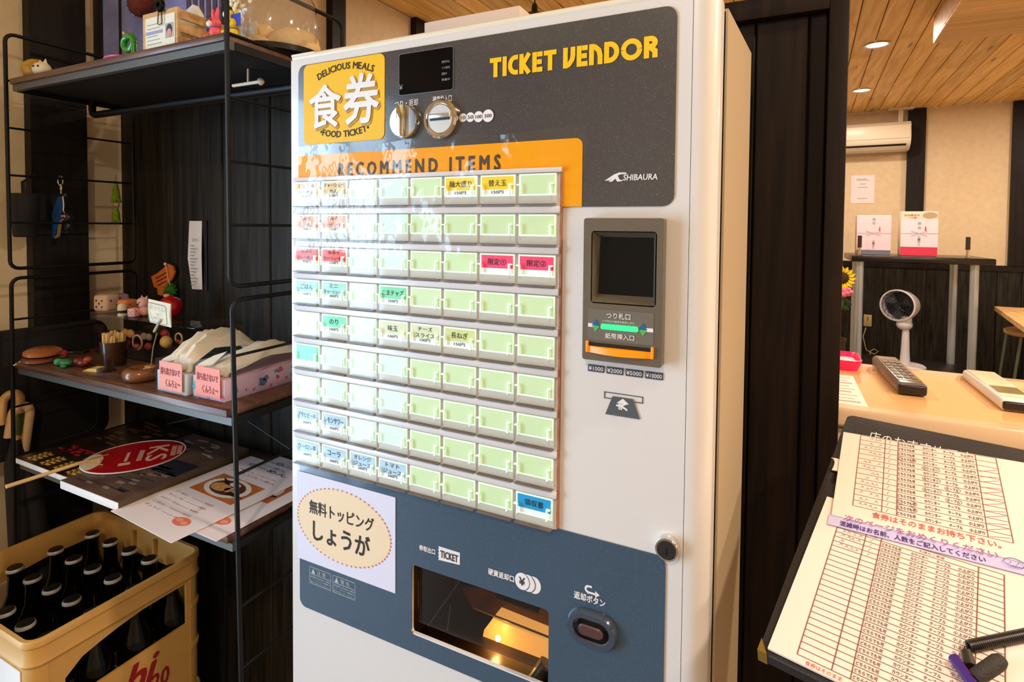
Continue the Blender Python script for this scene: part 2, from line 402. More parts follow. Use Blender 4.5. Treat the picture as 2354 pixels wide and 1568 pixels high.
# glazed entrance in the wall on the camera's left
dr = struct('door_1', rbox(XL - .08, XL - .02, -1.30, -1.25, 0, 2.1), M['railgrey'])
fm = MB()
for a in ((-.10, -.05, 0, 2.1), (-1.25, -.10, 2.04, 2.1), (-1.25, -.10, 0, .06), (-.705, -.645, .06, 2.04)): fm.box(XL - .08, XL - .02, *a)
part('door_frame', fm.xf(ROOM), M['railgrey'], dr)
for a, b in ((-1.25, -.705), (-.645, -.10)): part('pane', rbox(XL - .054, XL - .048, a, b, .06, 2.04), M['glass'], dr)
part('door_handle', MB().cyl(ROOM @ Vector((XL, -.60, .95)), ROOM @ Vector((XL, -.60, 1.25)), .012).cyl(ROOM @ Vector((XL - .02, -.60, 1.0)), ROOM @ Vector((XL, -.60, 1.0)), .006).cyl(ROOM @ Vector((XL - .02, -.60, 1.2)), ROOM @ Vector((XL, -.60, 1.2)), .006), M['steel'], dr)

# dark board partition behind the shelf
PB = .935
t = thing('board_partition', 'black-stained wooden partition of vertical boards behind the wire shelf', 'partition', (-1.25, PB + .015, 0)); t['kind'] = 'structure'; del t['category']
ws = [-1.705, -1.47, -1.27, -1.10, -.93, -.78]
for a, b in zip(ws, ws[1:]): part('board', MB().box(a + .0015, b - .0015, PB, PB + .02, .02, 1.70, bevel=.003, seg=1), M['dark_board'], t, smooth=False)
part('backing', MB().box(-1.70, -.785, PB + .02, PB + .035, 0, 1.69), M['post'], t)

# brown-black screen wall beside the machine
PY = 1.03
t = thing('board_screen', 'brown-black framed wooden screen wall between ticket machine and counter', 'partition', (0, PY + .03, 0)); t['kind'] = 'structure'; del t['category']
xr = onY(1935, 700, PY).x; xi = onY(1900, 300, PY).x; zt = onY(1900, 20, PY).z
part('post', MB().box(xi, xr, PY, PY + .06, 0, zt + .035, bevel=.002), M['partition'], t)
part('post', MB().box(-.56, -.52, PY, PY + .06, 0, zt + .035, bevel=.002), M['partition'], t)
part('top_rail', MB().box(-.52, xi, PY, PY + .06, zt, zt + .035, bevel=.002), M['partition'], t)
bx = [-.52, -.42, -.32, -.22, -.12, -.045, onY(1855, 300, PY + .02).x, xi]
for a, b in zip(bx, bx[1:]): part('board', MB().box(a + .001, b - .001, PY + .018, PY + .042, .01, zt, bevel=.002, seg=1), M['partition'], t, smooth=False)

part('backing', MB().box(-.52, xi, PY + .044, PY + .052, .01, zt), M['post'], t)
# ================================================================== THE TICKET MACHINE
FY = .68                                                 # plane of its front
def FP(px, py): p = onY(px, py, FY); return p.x, p.z
def P3(x, z, d=0): return Vector((x, FY - d, z))
VX, VZ = Vector((1, 0, 0)), Vector((0, 0, 1))
def fbox(tl, br):
    """rectangle on the machine's front from two pixels: x0, x1, z0, z1"""
    a, b = FP(*tl), FP(*br); return a[0], b[0], b[1], a[1]
def ftext(mb, s, tl, br, d, bold=0, space=1.0, shear=0):
    x0, x1, z0, z1 = fbox(tl, br); fit(mb, s, P3(x0, z0, d), VX, VZ, x1 - x0, z1 - z0, bold, space, shear)
def plate(mb, x0, x1, z0, z1, r, d0, d1, corners=(1, 1, 1, 1), n=5):
    """rounded plate on the front between distances d0 and d1 (towards the viewer)"""
    mb.prism([P3(x, z, d0) for x, z in rrect(x0, x1, z0, z1, r, n, corners)], (0, -(d1 - d0), 0)); return mb
XM0, XM1, ZT = -.748, -.0975, 1.655
mach = thing('ticket_machine', 'tall white meal ticket machine with charcoal panels and a grid of lit buttons', 'ticket machine', (-.41, .8, 0))
tr = fbox((948, 1300), (1264, 1300)); trz1 = FP(948, 1296)[1]; trz0 = FP(948, 1455)[1]; trx0, trx1 = tr[0], tr[1]
hole = [(trx0, trz0), (trx1, trz0), (trx1, trz1), (trx0, trz1)]
hole = rrect(trx0, trx1, trz0, trz1, .006, 3)
door = part('door', MB().holed([P3(*q) for q in ((XM0, .06), (XM1, .06), (XM1, ZT), (XM0, ZT))], [[P3(*q) for q in hole]], (0, .004, 0)), M['white'], mach, smooth=False)
core = MB()
for q in ((XM0, trx0 - .034, .06, ZT), (trx1 + .016, XM1, .06, ZT), (trx0 - .034, trx1 + .016, trz1 + .034, ZT), (trx0 - .034, trx1 + .016, .06, trz0 - .054)): core.box(q[0], q[1], FY + .004, FY + .055, q[2], q[3])
part('door_core', core, M['white'], mach, smooth=False)
edge = [Vector((XM1 + .0006, FY + .055, 0)), Vector((XM1 + .0006, FY + .0004, 0))] + [Vector((-.094 + .026 * math.sin(a), FY + .0004 + .026 * (1 - math.cos(a)), 0)) for a in [i * math.pi / 16 for i in range(9)]] + [Vector((-.068, FY + .055, 0))]
part('door_edge', MB().prism([p + VZ * .06 for p in edge], (0, 0, ZT - .06)), M['white'], mach, label='rounded glossy white door edge')
gk = MB()
for q in ((-.742, -.730, .08, ZT - .004), (-.085, -.073, .08, ZT - .004), (-.730, -.085, ZT - .016, ZT - .004), (-.730, -.085, .08, .092)): gk.box(q[0], q[1], FY + .055, FY + .066, q[2], q[3])
part('gasket', gk, M['black'], mach)
y0, y1 = FY + .066, .95
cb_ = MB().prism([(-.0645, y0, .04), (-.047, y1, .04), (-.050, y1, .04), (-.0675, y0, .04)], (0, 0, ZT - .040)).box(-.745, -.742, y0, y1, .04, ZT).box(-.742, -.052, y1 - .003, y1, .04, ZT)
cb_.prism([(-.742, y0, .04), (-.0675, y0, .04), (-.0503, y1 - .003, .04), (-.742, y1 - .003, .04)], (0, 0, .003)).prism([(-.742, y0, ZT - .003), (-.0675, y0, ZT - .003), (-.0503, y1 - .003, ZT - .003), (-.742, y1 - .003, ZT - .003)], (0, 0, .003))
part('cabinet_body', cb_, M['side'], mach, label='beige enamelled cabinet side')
part('base', MB().box(-.735, -.08, y0 - .03, y1 - .02, 0, .06), M['black'], mach)
part('top_rail', MB().tube([(XM0 + .002, FY + .006, ZT + .004), (-.09, FY + .006, ZT + .004)], .0062, 10).box(XM0 + .004, -.085, FY + .008, FY + .05, ZT - .001, ZT + .006), M['acwhite'], mach)
part('top_flap', MB().box(XM0 - .001, XM0 + .05, FY + .001, FY + .05, ZT + .0062, ZT + .0105, bevel=.001), M['wprint'], mach)
# charcoal upper panel
ux0 = FP(688, 300)[0]; ux1 = FP(1554, 250)[0]; uz1 = FP(1400, 37)[1]; uz0 = FP(1550, 474)[1]; oz1 = FP(1000, 339)[1]; ox1 = FP(1339, 430)[0]
r = .014
ro = rrect(ux0, ux1, uz0, uz1, r, 5, (0, 1, 1, 1))
part('upper_panel', MB().prism([P3(x, z, .0005) for x, z in ro], (0, -.0012, 0)), M['grey_panel'], mach, smooth=False)
ol = rrect(ux0, ox1, uz0 + .0003, oz1, .009, 5, (0, 0, 1, 0))
part('orange_panel', MB().prism([P3(x, z, .0017) for x, z in ol], (0, -.0008, 0)), M['orange'], mach, smooth=False)
# yellow meal ticket sign
sx0, sx1, sz0, sz1 = fbox((701, 150), (886, 320)); sz1 = FP(795, 137)[1]; sz0 = FP(795, 327)[1]
sign = part('meal_sign', plate(MB(), sx0, sx1, sz0, sz1, .010, .0017, .0027), M['yellow'], mach, smooth=False)
tb = MB(); ftext(tb, '食', (717, 202), (787, 290), .0046, .022); ftext(tb, '券', (796, 177), (874, 280), .0046, .022)
def thick_poly(mb, d):
    return mb
part('lettering', tb, M['wprint'], sign, smooth=False)
sb = MB(); ftext(sb, '食', (719, 207), (789, 295), .0034, .03); ftext(sb, '券', (798, 182), (876, 285), .0034, .03)
part('letter_shadow_print', sb, C_(196, 150, 40), sign, smooth=False)
def arc_text(mb, s, a, b, sag, h, d, bold=.03):
    """letters along a circular arc from a to b on the front plane; sag > 0 bulges upwards"""
    a = Vector(a); b = Vector(b); L = (b - a).length; R = (L * L / 4 + sag * sag) / (2 * abs(sag)); mid = (a + b) / 2
    up = Vector((-(b - a).y, (b - a).x)).normalized(); sg = 1 if sag > 0 else -1
    c = mid + up * (sag - sg * R); half = math.asin(L / 2 / R)
    ws = []
    for ch in s:
        v, f = glyphs(ch if ch != ' ' else 'n'); ws.append((max(p[0] for p in v) - min(p[0] for p in v)) * (.55 if ch == ' ' else 1) + .09)
    tot = sum(ws); acc = 0; base = math.atan2(up.y, up.x)
    for ch, w in zip(s, ws):
        f = (acc + w / 2) / tot; acc += w
        if ch == ' ': continue
        ang = base + sg * (half - 2 * half * f)if sg > 0 else base + math.pi - (half - 2 * half * f)
        p = c + Vector((math.cos(ang), math.sin(ang))) * R
        yd = Vector((math.cos(ang), math.sin(ang))) * sg; xd = Vector((yd.y, -yd.x))
        text(mb, ch, P3(p.x, p.y, d), Vector((xd.x, 0, xd.y)), Vector((yd.x, 0, yd.y)), h / .73, 'c', bold)
ab = MB(); arc_text(ab, 'DELICIOUS MEALS', FP(735, 186), FP(861, 167), .0115, .0108, .0031, .022)
arc_text(ab, '•FOOD TICKET•', FP(738, 310), FP(853, 299), -.0075, .0105, .0031, .022)
part('lettering', ab, M['ink'], sign, smooth=False)
# display window
dx0, dx1, dz0, dz1 = fbox((919, 128), (1045, 208)); dz1 = FP(985, 115)[1]; dz0 = FP(985, 215)[1]
disp = part('display_window', plate(MB(), dx0, dx1, dz0, dz1, .004, .0017, .0028), M['railgrey'], mach, smooth=False)
part('screen', plate(MB(), dx0 + .0016, dx1 - .0016, dz0 + .0016, dz1 - .0016, .003, .0028, .0032), M['blackgloss'], disp, smooth=False)
db = MB()
for i, s in enumerate(('発売中止', 'つり銭切', '調整中', '準備中')): fit(db, s, P3(dx1 - .020, dz0 + .040 - .0085 * i, .0035), VX, VZ, .014 if i != 2 else .009, .0036)
fit(db, '¥', P3(dx0 + .002, dz0 + .009, .0035), VX, VZ, .006, .008)
part('lettering', db, C_(150, 150, 150), disp, smooth=False)
# captions over knob and coin slot
cb = MB(); ftext(cb, 'つり・返却', (910, 233), (963, 243), .0022, .01); ftext(cb, '硬貨投入口', (997, 223), (1040, 234), .0022, .01)
ftext(cb, '(', (902, 263), (909, 302), .0022, .02)
part('caption', cb, M['wprint'], mach, smooth=False)
kx, kz = FP(936, 281)
knob = part('return_knob', MB().lathe([(.0255, 0), (.0255, .006), (.0235, .010), (0, .010)], P3(kx, kz, .0017), (0, -1, 0), 32), M['chrome'], mach)
part('knob_grip', MB().box(kx - .0075, kx + .0075, FY - .0190, FY - .0115, kz - .0235, kz + .0235, bevel=.003), M['chrome'], knob)
qx, qz = FP(1018, 275)
coin = part('coin_slot', MB().lathe([(.0285, 0), (.0285, .006), (.026, .009), (.0225, .009), (.0205, .005), (0, .005)], P3(qx, qz, .0017), (0, -1, 0), 36), M['chrome'], mach)
part('coin_face', MB().lathe([(.0203, .0052), (.0203, .0062), (0, .0062)], P3(qx, qz, .0017), (0, -1, 0), 32), C_(214, 208, 200, .3, metal=.3), coin)
part('slot', MB().box(qx - .0165, qx + .0165, FY - .0092, FY - .0069, qz - .0022, qz + .0006), M['black'], coin)
part('slot_guard', MB().box(qx - .018, qx + .018, FY - .0105, FY - .0069, qz + .0012, qz + .0075, bevel=.001), M['steel'], coin)
pc = MB(); pt = MB()
for (px, py, rr, s) in ((1066, 271, .0060, '10'), (1083, 270, .0067, '50'), (1102, 269, .0076, '100'), (1124, 267, .0086, '500')):
    x, z = FP(px, py); i = len(s)
    d = {'10': .0018, '50': .0021, '100': .0024, '500': .0027}[s]
    pc.prism([P3(x + rr * math.cos(a * math.pi / 12), z + rr * math.sin(a * math.pi / 12), d) for a in range(24)], (0, -.0002, 0))
    pt.prism([P3(x + (rr + .0007) * math.cos(a * math.pi / 12), z + (rr + .0007) * math.sin(a * math.pi / 12), d - .0001) for a in range(24)], (0, -.0002, 0))
    fit(pt, s, P3(x - rr * .62, z - .0024, d + .0004), VX, VZ, rr * 1.3, .0048, .03)
part('coin_mark', pc, M['wprint'], mach, smooth=False); part('coin_mark_print', pt, M['greyink'], mach, smooth=False)
# RECOMMEND ITEMS
rb = MB(); x0, z0 = FP(781, 391); x1, z1 = FP(1152, 366)
zz = FP(960, 383)[1]
fit(rb, 'RECOMMEND ITEMS', P3(x0, zz - .010, .0028), VX, VZ, x1 - x0, .0205, .05, 1.55)
part('caption', rb, C_(70, 48, 20), mach, smooth=False)
# TICKET VENDOR in fat rounded capitals, drawn stroke by stroke
_SK = [0]
def stroke(mb, pts, w, d):
    """one thick polyline with square ends on the front plane"""
    n = len(pts); L = []; R = []; _SK[0] = (_SK[0] + 1) % 8; d += 6e-5 * _SK[0]
    for i in range(n):
        p = Vector(pts[i]); a = (p - Vector(pts[i - 1])).normalized() if i else None; b = (Vector(pts[i + 1]) - p).normalized() if i < n - 1 else None
        if a is None: t = b; k = 1
        elif b is None: t = a; k = 1
        else: t = (a + b).normalized(); k = 1 / max(.5, t.dot(a))
        nn = Vector((-t.y, t.x)) * (w / 2 * k); L.append(p + nn); R.append(p - nn)
    for i in range(n - 1): mb.raw([P3(q.x, q.y, d) for q in (R[i], R[i + 1], L[i + 1], L[i])], [(0, 1, 2, 3)])
def arc(cx, cz, rx, rz, a0, a1, n=10): return [(cx + rx * math.cos(math.radians(a0 + (a1 - a0) * i / n)), cz + rz * math.sin(math.radians(a0 + (a1 - a0) * i / n))) for i in range(n + 1)]
GL = {  # letter: (advance width, [(polyline, stroke width factor)]) on a unit cap height, stroke .24
 'T': (.66, [[(0, .88), (.66, .88)], [(.33, .88), (.33, 0)]]),
 'I': (.24, [[(.12, 1), (.12, 0)]]),
 'C': (.56, [[(.56, .88)] + arc(.42, .5, .30, .38, 90, 270, 12) + [(.56, .12)]]),
 'K': (.64, [[(.12, 1), (.12, 0)], [(.54, 1.0), (.20, .48), (.54, 0)]]),
 'E': (.54, [[(.12, 1), (.12, 0)], [(0, .88), (.54, .88)], [(0, .5), (.5, .5)], [(0, .12), (.54, .12)]]),
 'V': (.62, [[(.12, 1), (.12, .0)], [(.12, .10), (.30, .16), (.46, .38), (.50, .6), (.50, 1)]]),
 'N': (.66, [[(.12, 1), (.12, 0)], [(.12, .88), (.30, .84), (.48, .66), (.54, .4), (.54, 0)]]),
 'D': (.72, [[(.12, 1), (.12, 0)], [(.12, .12), (.24, .12)] + arc(.26, .5, .34, .38, -90, 90, 12) + [(.12, .88)]]),
 'O': (.98, [arc(.49, .5, .37, .38, 0, 180, 12), arc(.49, .5, .37, .38, 180, 360, 12)]),
 'R': (.62, [[(.12, 1), (.12, 0)], [(.12, .88), (.28, .88)] + arc(.30, .70, .20, .18, 90, -90, 8) + [(.12, .52)], [(.24, .52), (.5, .3), (.5, 0)]]),
}
vb = MB()
for word, tlx, trx in (('TICKET', 1128, 1281), ('VENDOR', 1296, 1513)):
    x0, x1 = FP(tlx, 140)[0], FP(trx, 120)[0]
    zb, ztop = FP(1290, 160)[1], FP(1290, 113)[1]
    h = ztop - zb; gap = .07; tot = sum(GL[c][0] for c in word) + gap * (len(word) - 1); sx = (x1 - x0) / tot; x = x0
    for c in word:
        for pl in GL[c][1]: stroke(vb, [(x + px * sx, zb + pz * h) for px, pz in pl], .24 * h, .0024)
        x += (GL[c][0] + gap) * sx
part('title_lettering', vb, M['ybold'], mach, label='fat yellow TICKET VENDOR lettering', smooth=False)
# maker's wordmark with swoosh
lb = MB(); ftext(lb, 'SHIBAURA', (1434, 402), (1512, 413), .0024, .03, 1, .12)
def frel(pts, d): return [P3(*FP(px, py), d) for px, py in pts]
lb.poly(frel([(1391, 416), (1400, 410), (1412, 402), (1424, 397), (1440, 397), (1443, 400), (1428, 401), (1412, 408), (1402, 415)], .0024))
lb.poly(frel([(1400, 418), (1412, 408), (1421, 404), (1426, 414), (1434, 414), (1430, 417), (1420, 418), (1416, 411), (1408, 418)], .0024))
part('maker_mark', lb, M['wprint'], mach, smooth=False)

# ------------------------------------------------------------------ bank of 72 buttons
bx0, bx1 = -.7345, -.2595; RP, CP = .0540, .0592; RZ0 = 1.4545            # top of the first row
bank = part('button_bank', MB().box(bx0, bx1, FY - .004, FY, RZ0 - 9 * RP + .008, RZ0), M['bankgrey'], mach, smooth=False)
part('bank_side', MB().box(bx1, bx1 + .0028, FY - .0045, FY, RZ0 - 9 * RP + .010, RZ0 - .002), C_(170, 112, 84), bank, label='side strip coloured with a reddish-brown reflection', smooth=False)  # brown reflection put into the strip's own colour
part('bank_head', MB().box(bx0, bx1 + .003, FY - .009, FY - .004, RZ0 - .0035, RZ0 + .003, bevel=.001), M['bankgrey'], bank)
for r_ in range(1, 9):
    z = RZ0 - r_ * RP
    part('divider', MB().box(bx0, bx1 + .001, FY - .0095, FY - .004, z - .0030, z + .0062, bevel=.0015), M['bankgrey'], bank)
CW, CH = .0556, .0425
def cell(mb, x0, x1, z0, z1, d0, d1, bevel=.0008): return mb.box(x0, x1, -d1, -d0, z0, z1, bevel=bevel, seg=1)
me_body = cell(MB(), 0, CW, 0, CH, .004, .0065).mesh('button', M['beige'], False)
me_rim = MB().box(.001, CW - .001, -.0074, -.0066, .0125, CH - .001).mesh('card_rim', M['litwhite'], False)
me_card = MB().box(.0035, CW - .0035, -.0082, -.0075, .0150, CH - .0028).mesh('card', M['lit'], False)
me_cardc = MB().box(.0025, CW - .0025, -.0082, -.0075, .0145, CH - .002).mesh('card', M['litsheen'], False)
me_cover = MB().box(-.0004, CW + .0004, -.0142, -.0066, -.0006, CH + .0004, bevel=.0016, seg=1).mesh('clear_cover', M['glass_cover'], False)
def ell_glint(x0, x1, xa, xb, z0, z1, z2): return MB().prism([(x0, -.010, z0), (x1, -.010, z0), (x1, -.010, z1), (xb, -.010, z1), (xb, -.010, z2), (x0, -.010, z2)], (0, -.0035, 0))
me_glint2 = MB().prism([(-.0002, -.010, .0262), (.004, -.010, .0262), (.004, -.010, .014), (.0055, -.010, .014), (.0055, -.010, .028), (-.0002, -.010, .028)], (0, -.0035, 0)).mesh('clip', M['clip'], False)
me_glint = ell_glint(CW - .0085, CW - .0065, 0, CW - .003, .013, .0272, .029).mesh('clip', M['clip'], False)
me_foot = MB().box(.001, CW - .001, -.0138, -.0068, .0006, .0018).mesh('cover_foot', C_(112, 96, 88), False)
Wc = {'tan': (226, 196, 140), 'or': (243, 150, 92), 'rd': (240, 88, 74), 'ye': (240, 206, 20), 'pk': (240, 62, 110), 'gr': (118, 214, 158), 'te': (160, 220, 205), 'te2': (120, 222, 180), 'ol': (206, 214, 140), 'lg': (214, 220, 178), 'bl': (176, 204, 222), 'cy': (14, 150, 206), 'wh': (238, 244, 242)}
for k_, v_ in list(Wc.items()): Wc[k_] = mat('card_colour_' + k_, S(*v_), .5, emit=.16, ecol=S(*v_))
LBL = {(0, 0): ('tan', ['しょうゆ', 'らーめん'], '820円'), (0, 1): ('tan', ['チャーシュー', 'めん'], '1100円'), (0, 5): ('ye', ['麺大盛り'], '150円'), (0, 6): ('ye', ['替え玉'], '150円'),
 (1, 0): ('or', ['みそ', 'らーめん'], '900円'), (1, 1): ('or', ['みそ', 'チャーシューめん'], '1180円'),
 (2, 0): ('rd', ['辛みそ', 'らーめん'], '950円'), (2, 1): ('rd', ['辛みそ', 'チャーシューめん'], '1230円'), (2, 6): ('pk', ['限定①'], ''), (2, 7): ('pk', ['限定②'], ''),
 (3, 0): ('te', ['ごはん'], '150円'), (3, 1): ('te', ['ミニ', 'チャーシュー丼'], '400円'), (3, 3): ('gr', ['こまチャズ'], '350円'),
 (4, 0): ('wh', [''], ''), (4, 1): ('te2', ['のり'], '100円'), (4, 3): ('lg', ['味玉'], '100円'), (4, 4): ('lg', ['チーズ', 'スライス'], '100円'), (4, 5): ('ol', ['長ねぎ'], '150円'),
 (5, 0): ('te2', [''], ''), (7, 0): ('bl', ['アサヒビール'], '500円'), (7, 1): ('bl', ['レモンサワー'], '350円'),
 (8, 0): ('bl', ['ウーロン茶'], '200円'), (8, 1): ('bl', ['コーラ'], '200円'), (8, 2): ('bl', ['オレンジ', 'ジュース'], '200円'), (8, 3): ('bl', ['トマト', 'ジュース'], '200円'), (8, 7): ('cy', ['領収書'], '')}
def link(name, me, parent, loc=(0, 0, 0)):
    o = bpy.data.objects.new(name, me); COL.objects.link(o); o.parent = parent; o.location = loc; return o
ML = WM(mach).translation
for r_ in range(9):
    for c_ in range(8):
        b = link('button', me_body, mach, Vector((bx0 + .0018 + c_ * CP, FY, RZ0 - r_ * RP - .0038 - CH)) - ML)
        link('card_rim', me_rim, b)
        if (r_, c_) in LBL:
            colr, lines, price = LBL[(r_, c_)]
            if colr == 'cy' or lines and lines[0] and price or colr in ('pk',):
                link('price_strip', MB().box(.0035, CW - .0035, -.0082, -.0075, .0150, .0215 if len(lines) < 2 else .0200).mesh('price_strip', Wc['wh'], False), b)
                z0 = .0217 if len(lines) < 2 else .0202
            else: z0 = .0150
            o = link('card', MB().box(.0035, CW - .0035, -.0082, -.0075, z0, CH - .0030).mesh('card', Wc[colr], False), b)
            tb = MB(); zt = CH - .0030
            if lines[0]:
                h = (zt - z0) / len(lines)
                for i, s in enumerate(lines):
                    w = min(.041, .0085 * len(s)) if len(lines) > 1 else min(.040, .0092 * len(s))
                    hh = min(h * .68, .0088)
                    fit(tb, s, (CW / 2 - w / 2, -.00845, zt - h * (i + .5) - hh / 2), VX, VZ, w, hh, .006)
            if price: fit(tb, price, (CW / 2 - .009, -.00845, .0157), VX, VZ, .018, .0048, .002)
            if lines[0]: link('lettering', tb.mesh('lettering', M['ink'] if colr not in ('te', 'wh') else M['greyink'], False), b)
        else:
            link('card', me_cardc if c_ < 4 else me_card, b)
        link('cover_foot', me_foot, b); link('clip', me_glint, b); link('clip', me_glint2, b); link('clear_cover', me_cover, b)  # the clip shapes are the cover's inner reflections modelled in white

# crumpled clear vinyl sheet taped over the buttons
vm = MB(); NX, NZ = 46, 26; vx0, vx1, vz0, vz1 = FP(700, 400)[0], FP(1352, 450)[0], FP(1330, 600)[1], FP(1000, 322)[1]
random.seed(11); vs = []
for j in range(NZ + 1):
    for i in range(NX + 1):
        u, v = i / NX, j / NZ; x = vx0 + (vx1 - vx0) * u; z = vz0 + (vz1 - vz0) * v
        w = math.sin(u * 19 + 2.1 * math.sin(v * 5)) * .0022 + math.sin(v * 7 + u * 31) * .0012 + random.uniform(-.0005, .0005)
        if v < .55 and u < .93: w *= .35
        vs.append(P3(x + .003 * math.sin(v * 9), z + .003 * math.sin(u * 14), .0205 + w))
vm.raw(vs, [(j * (NX + 1) + i, j * (NX + 1) + i + 1, (j + 1) * (NX + 1) + i + 1, (j + 1) * (NX + 1) + i) for j in range(NZ) for i in range(NX)])
part('vinyl_cover', vm, M['film'], mach, label='crumpled clear vinyl sheet over the buttons')

# ------------------------------------------------------------------ banknote unit
nx0, nx1, nz0, nz1 = -.2225, -.1235, 1.2125, 1.391
note = part('note_unit', MB().holed([P3(*q) for q in rrect(nx0, nx1, nz0, nz1, .003, 2)], [[P3(*q) for q in rrect(nx0 + .010, nx1 - .008, nz0 + .072, nz1 - .016, .004, 3)]], (0, -.016, 0)), M['bronze'], mach, smooth=False)
part('screen', MB().box(nx0 + .009, nx1 - .007, FY - .004, FY - .0005, nz0 + .071, nz1 - .015), M['blackgloss'], note)
bz = MB()
zb0, zb1 = nz0 + .0735, nz1 - .0175; xb0, xb1 = nx0 + .0115, nx1 - .0095
for q in ([(xb0 - .001, zb0, .0155), (xb1 + .001, zb0, .0155), (xb1 - .004, zb0 + .009, .0045), (xb0 + .005, zb0 + .009, .0045)], [(xb0, zb0, .0155), (xb0 + .005, zb0 + .009, .0045), (xb0 + .007, zb1 - .006, .0045), (xb0, zb1, .0155)], [(xb1, zb1, .0155), (xb1 - .004, zb1 - .006, .0045), (xb1 - .004, zb0 + .009, .0045), (xb1, zb0, .0155)], [(xb0, zb1, .0155), (xb0 + .007, zb1 - .006, .0045), (xb1 - .004, zb1 - .006, .0045), (xb1, zb1, .0155)]):
    bz.poly([P3(*p) for p in q])
part('bezel', bz, M['bronze'], note, smooth=False)
part('label_plate', plate(MB(), nx0 + .007, nx1 - .010, nz0 + .026, nz0 + .065, .002, .016, .0166), C_(112, 106, 96, .3), note, smooth=False)
nb = MB(); cxn = (nx0 + nx1) / 2 - .0015
fit(nb, 'つり札口', P3(cxn - .017, nz0 + .0545, .0172), VX, VZ, .030, .0075, .01)
fit(nb, 'つり札口の紙幣を取出します', P3(cxn - .022, nz0 + .0498, .0172), VX, VZ, .040, .0025)
fit(nb, '紙幣挿入口', P3(cxn - .018, nz0 + .0295, .0172), VX, VZ, .036, .0070, .01)
nb.box(nx0 + .0075, nx0 + .016, FY - .0170, FY - .0166, nz0 + .0420, nz0 + .0465).box(nx1 - .019, nx1 - .0105, FY - .0170, FY - .0166, nz0 + .0420, nz0 + .0465)
part('lettering', nb, M['wprint'], note, smooth=False)
ub = MB(); gb = MB()
for x in (nx0 + .0175, nx1 - .0225):
    ub.poly([P3(x - .005, nz0 + .0445, .0173), P3(x + .005, nz0 + .0445, .0173), P3(x, nz0 + .0520, .0173)])
    gb.poly([P3(x + .005, nz0 + .0440, .0173), P3(x - .005, nz0 + .0440, .0173), P3(x, nz0 + .0362, .0173)])
part('arrow_mark', ub, C_(24, 92, 160), note, smooth=False); part('arrow_mark', gb, C_(88, 178, 84), note, smooth=False)
part('signal_lamp', plate(MB(), nx0 + .0245, nx1 - .0285, nz0 + .0408, nz0 + .0470, .002, .0166, .0185), mat('green_led', S(30, 220, 90), .4, emit=2.2, ecol=(.02, .9, .14, 1)), note, label='glowing green light bar')
sl = MB(); N_ = 10
pts = [(nx0 + .008 + (nx1 - nx0 - .020) * i / N_, .0165 + .009 * math.sin(math.pi * i / N_)) for i in range(N_ + 1)]
sl.prism([Vector((x, FY - d, nz0 + .010)) for x, d in pts] + [Vector((nx1 - .012, FY - .015, nz0 + .010)), Vector((nx0 + .008, FY - .015, nz0 + .010))], (0, 0, .008))
sl.box(nx0 + .0055, nx0 + .0085, FY - .020, FY - .0155, nz0 + .010, nz0 + .0245, bevel=.001).box(nx1 - .0125, nx1 - .0095, FY - .020, FY - .0155, nz0 + .010, nz0 + .0245, bevel=.001)
part('note_mouth', sl, mat('orange_note_mouth', S(255, 146, 6), .35, emit=.25, ecol=S(255, 140, 6)), note, label='orange banknote mouth')
part('mouth_slit', MB().box(nx0 + .009, nx1 - .013, FY - .0175, FY - .0155, nz0 + .0185, nz0 + .0225), M['black'], note)
# accepted notes and arrow mark
mb = MB(); mt = MB(); zc0 = nz0 - .0185
for i, s in enumerate(('¥1000', '¥2000', '¥5000', '¥10000')):
    x = nx0 + .003 + i * .0245; mb.box(x, x + .0215, FY - .0012, FY - .0004, zc0, zc0 + .0088)
    fit(mt, s, P3(x + .0013, zc0 + .0018, .0016), VX, VZ, .019, .0054, .012)
part('note_mark', mb, C_(66, 66, 78), mach, smooth=False)
am = MB(); x0, x1, z0, z1 = fbox((1389, 905), (1478, 924)); z1 = FP(1435, 906)[1]; z0 = z1 - .0085
fr_ = .0010
for q in ((x0, x1, z0, z0 + fr_), (x0, x1, z1 - fr_, z1), (x0, x0 + fr_, z0, z1), (x1 - fr_, x1, z0, z1)): am.box(q[0], q[1], FY - .0010, FY - .0004, q[2], q[3])
xm = (x0 + x1) / 2
am.prism([P3(xm - .0135, z1 - .0045, .0010), P3(xm + .0125, z1 - .0045, .0010), P3(xm + .0215, z1 - .0285, .0010), P3(xm - .0225, z1 - .0285, .0010)], (0, -.0006, 0))
part('insert_mark', am, C_(82, 84, 88), mach, smooth=False)
mt.poly([P3(xm - .008, z1 - .0120, .0019), P3(xm + .008, z1 - .0120, .0019), P3(xm, z1 - .0055, .0019)])
text(mt, '¥', P3(xm - .0080, z1 - .0150, .0019), (0, 0, -1), (1, 0, 0), .019, 'c', .02)
part('mark_lettering', mt, M['wprint'], mach, smooth=False)
# key lock
lx, lz = FP(1536, 1254)
lock = part('key_lock', MB().lathe([(.0145, 0), (.0145, .010), (.0135, .0115), (.0115, .0115), (.0110, .0105), (0, .0105)], P3(lx, lz, 0), (0, -1, 0), 28), M['chrome'], mach)
part('lock_core', MB().lathe([(.0108, 0), (.0108, .0012), (0, .0012)], P3(lx, lz, .0105), (0, -1, 0), 20), C_(40, 40, 42, .3), lock)
part('keyhole', MB().box(lx - .0012, lx + .0012, FY - .0122, FY - .0116, lz - .006, lz + .003), M['black'], lock)

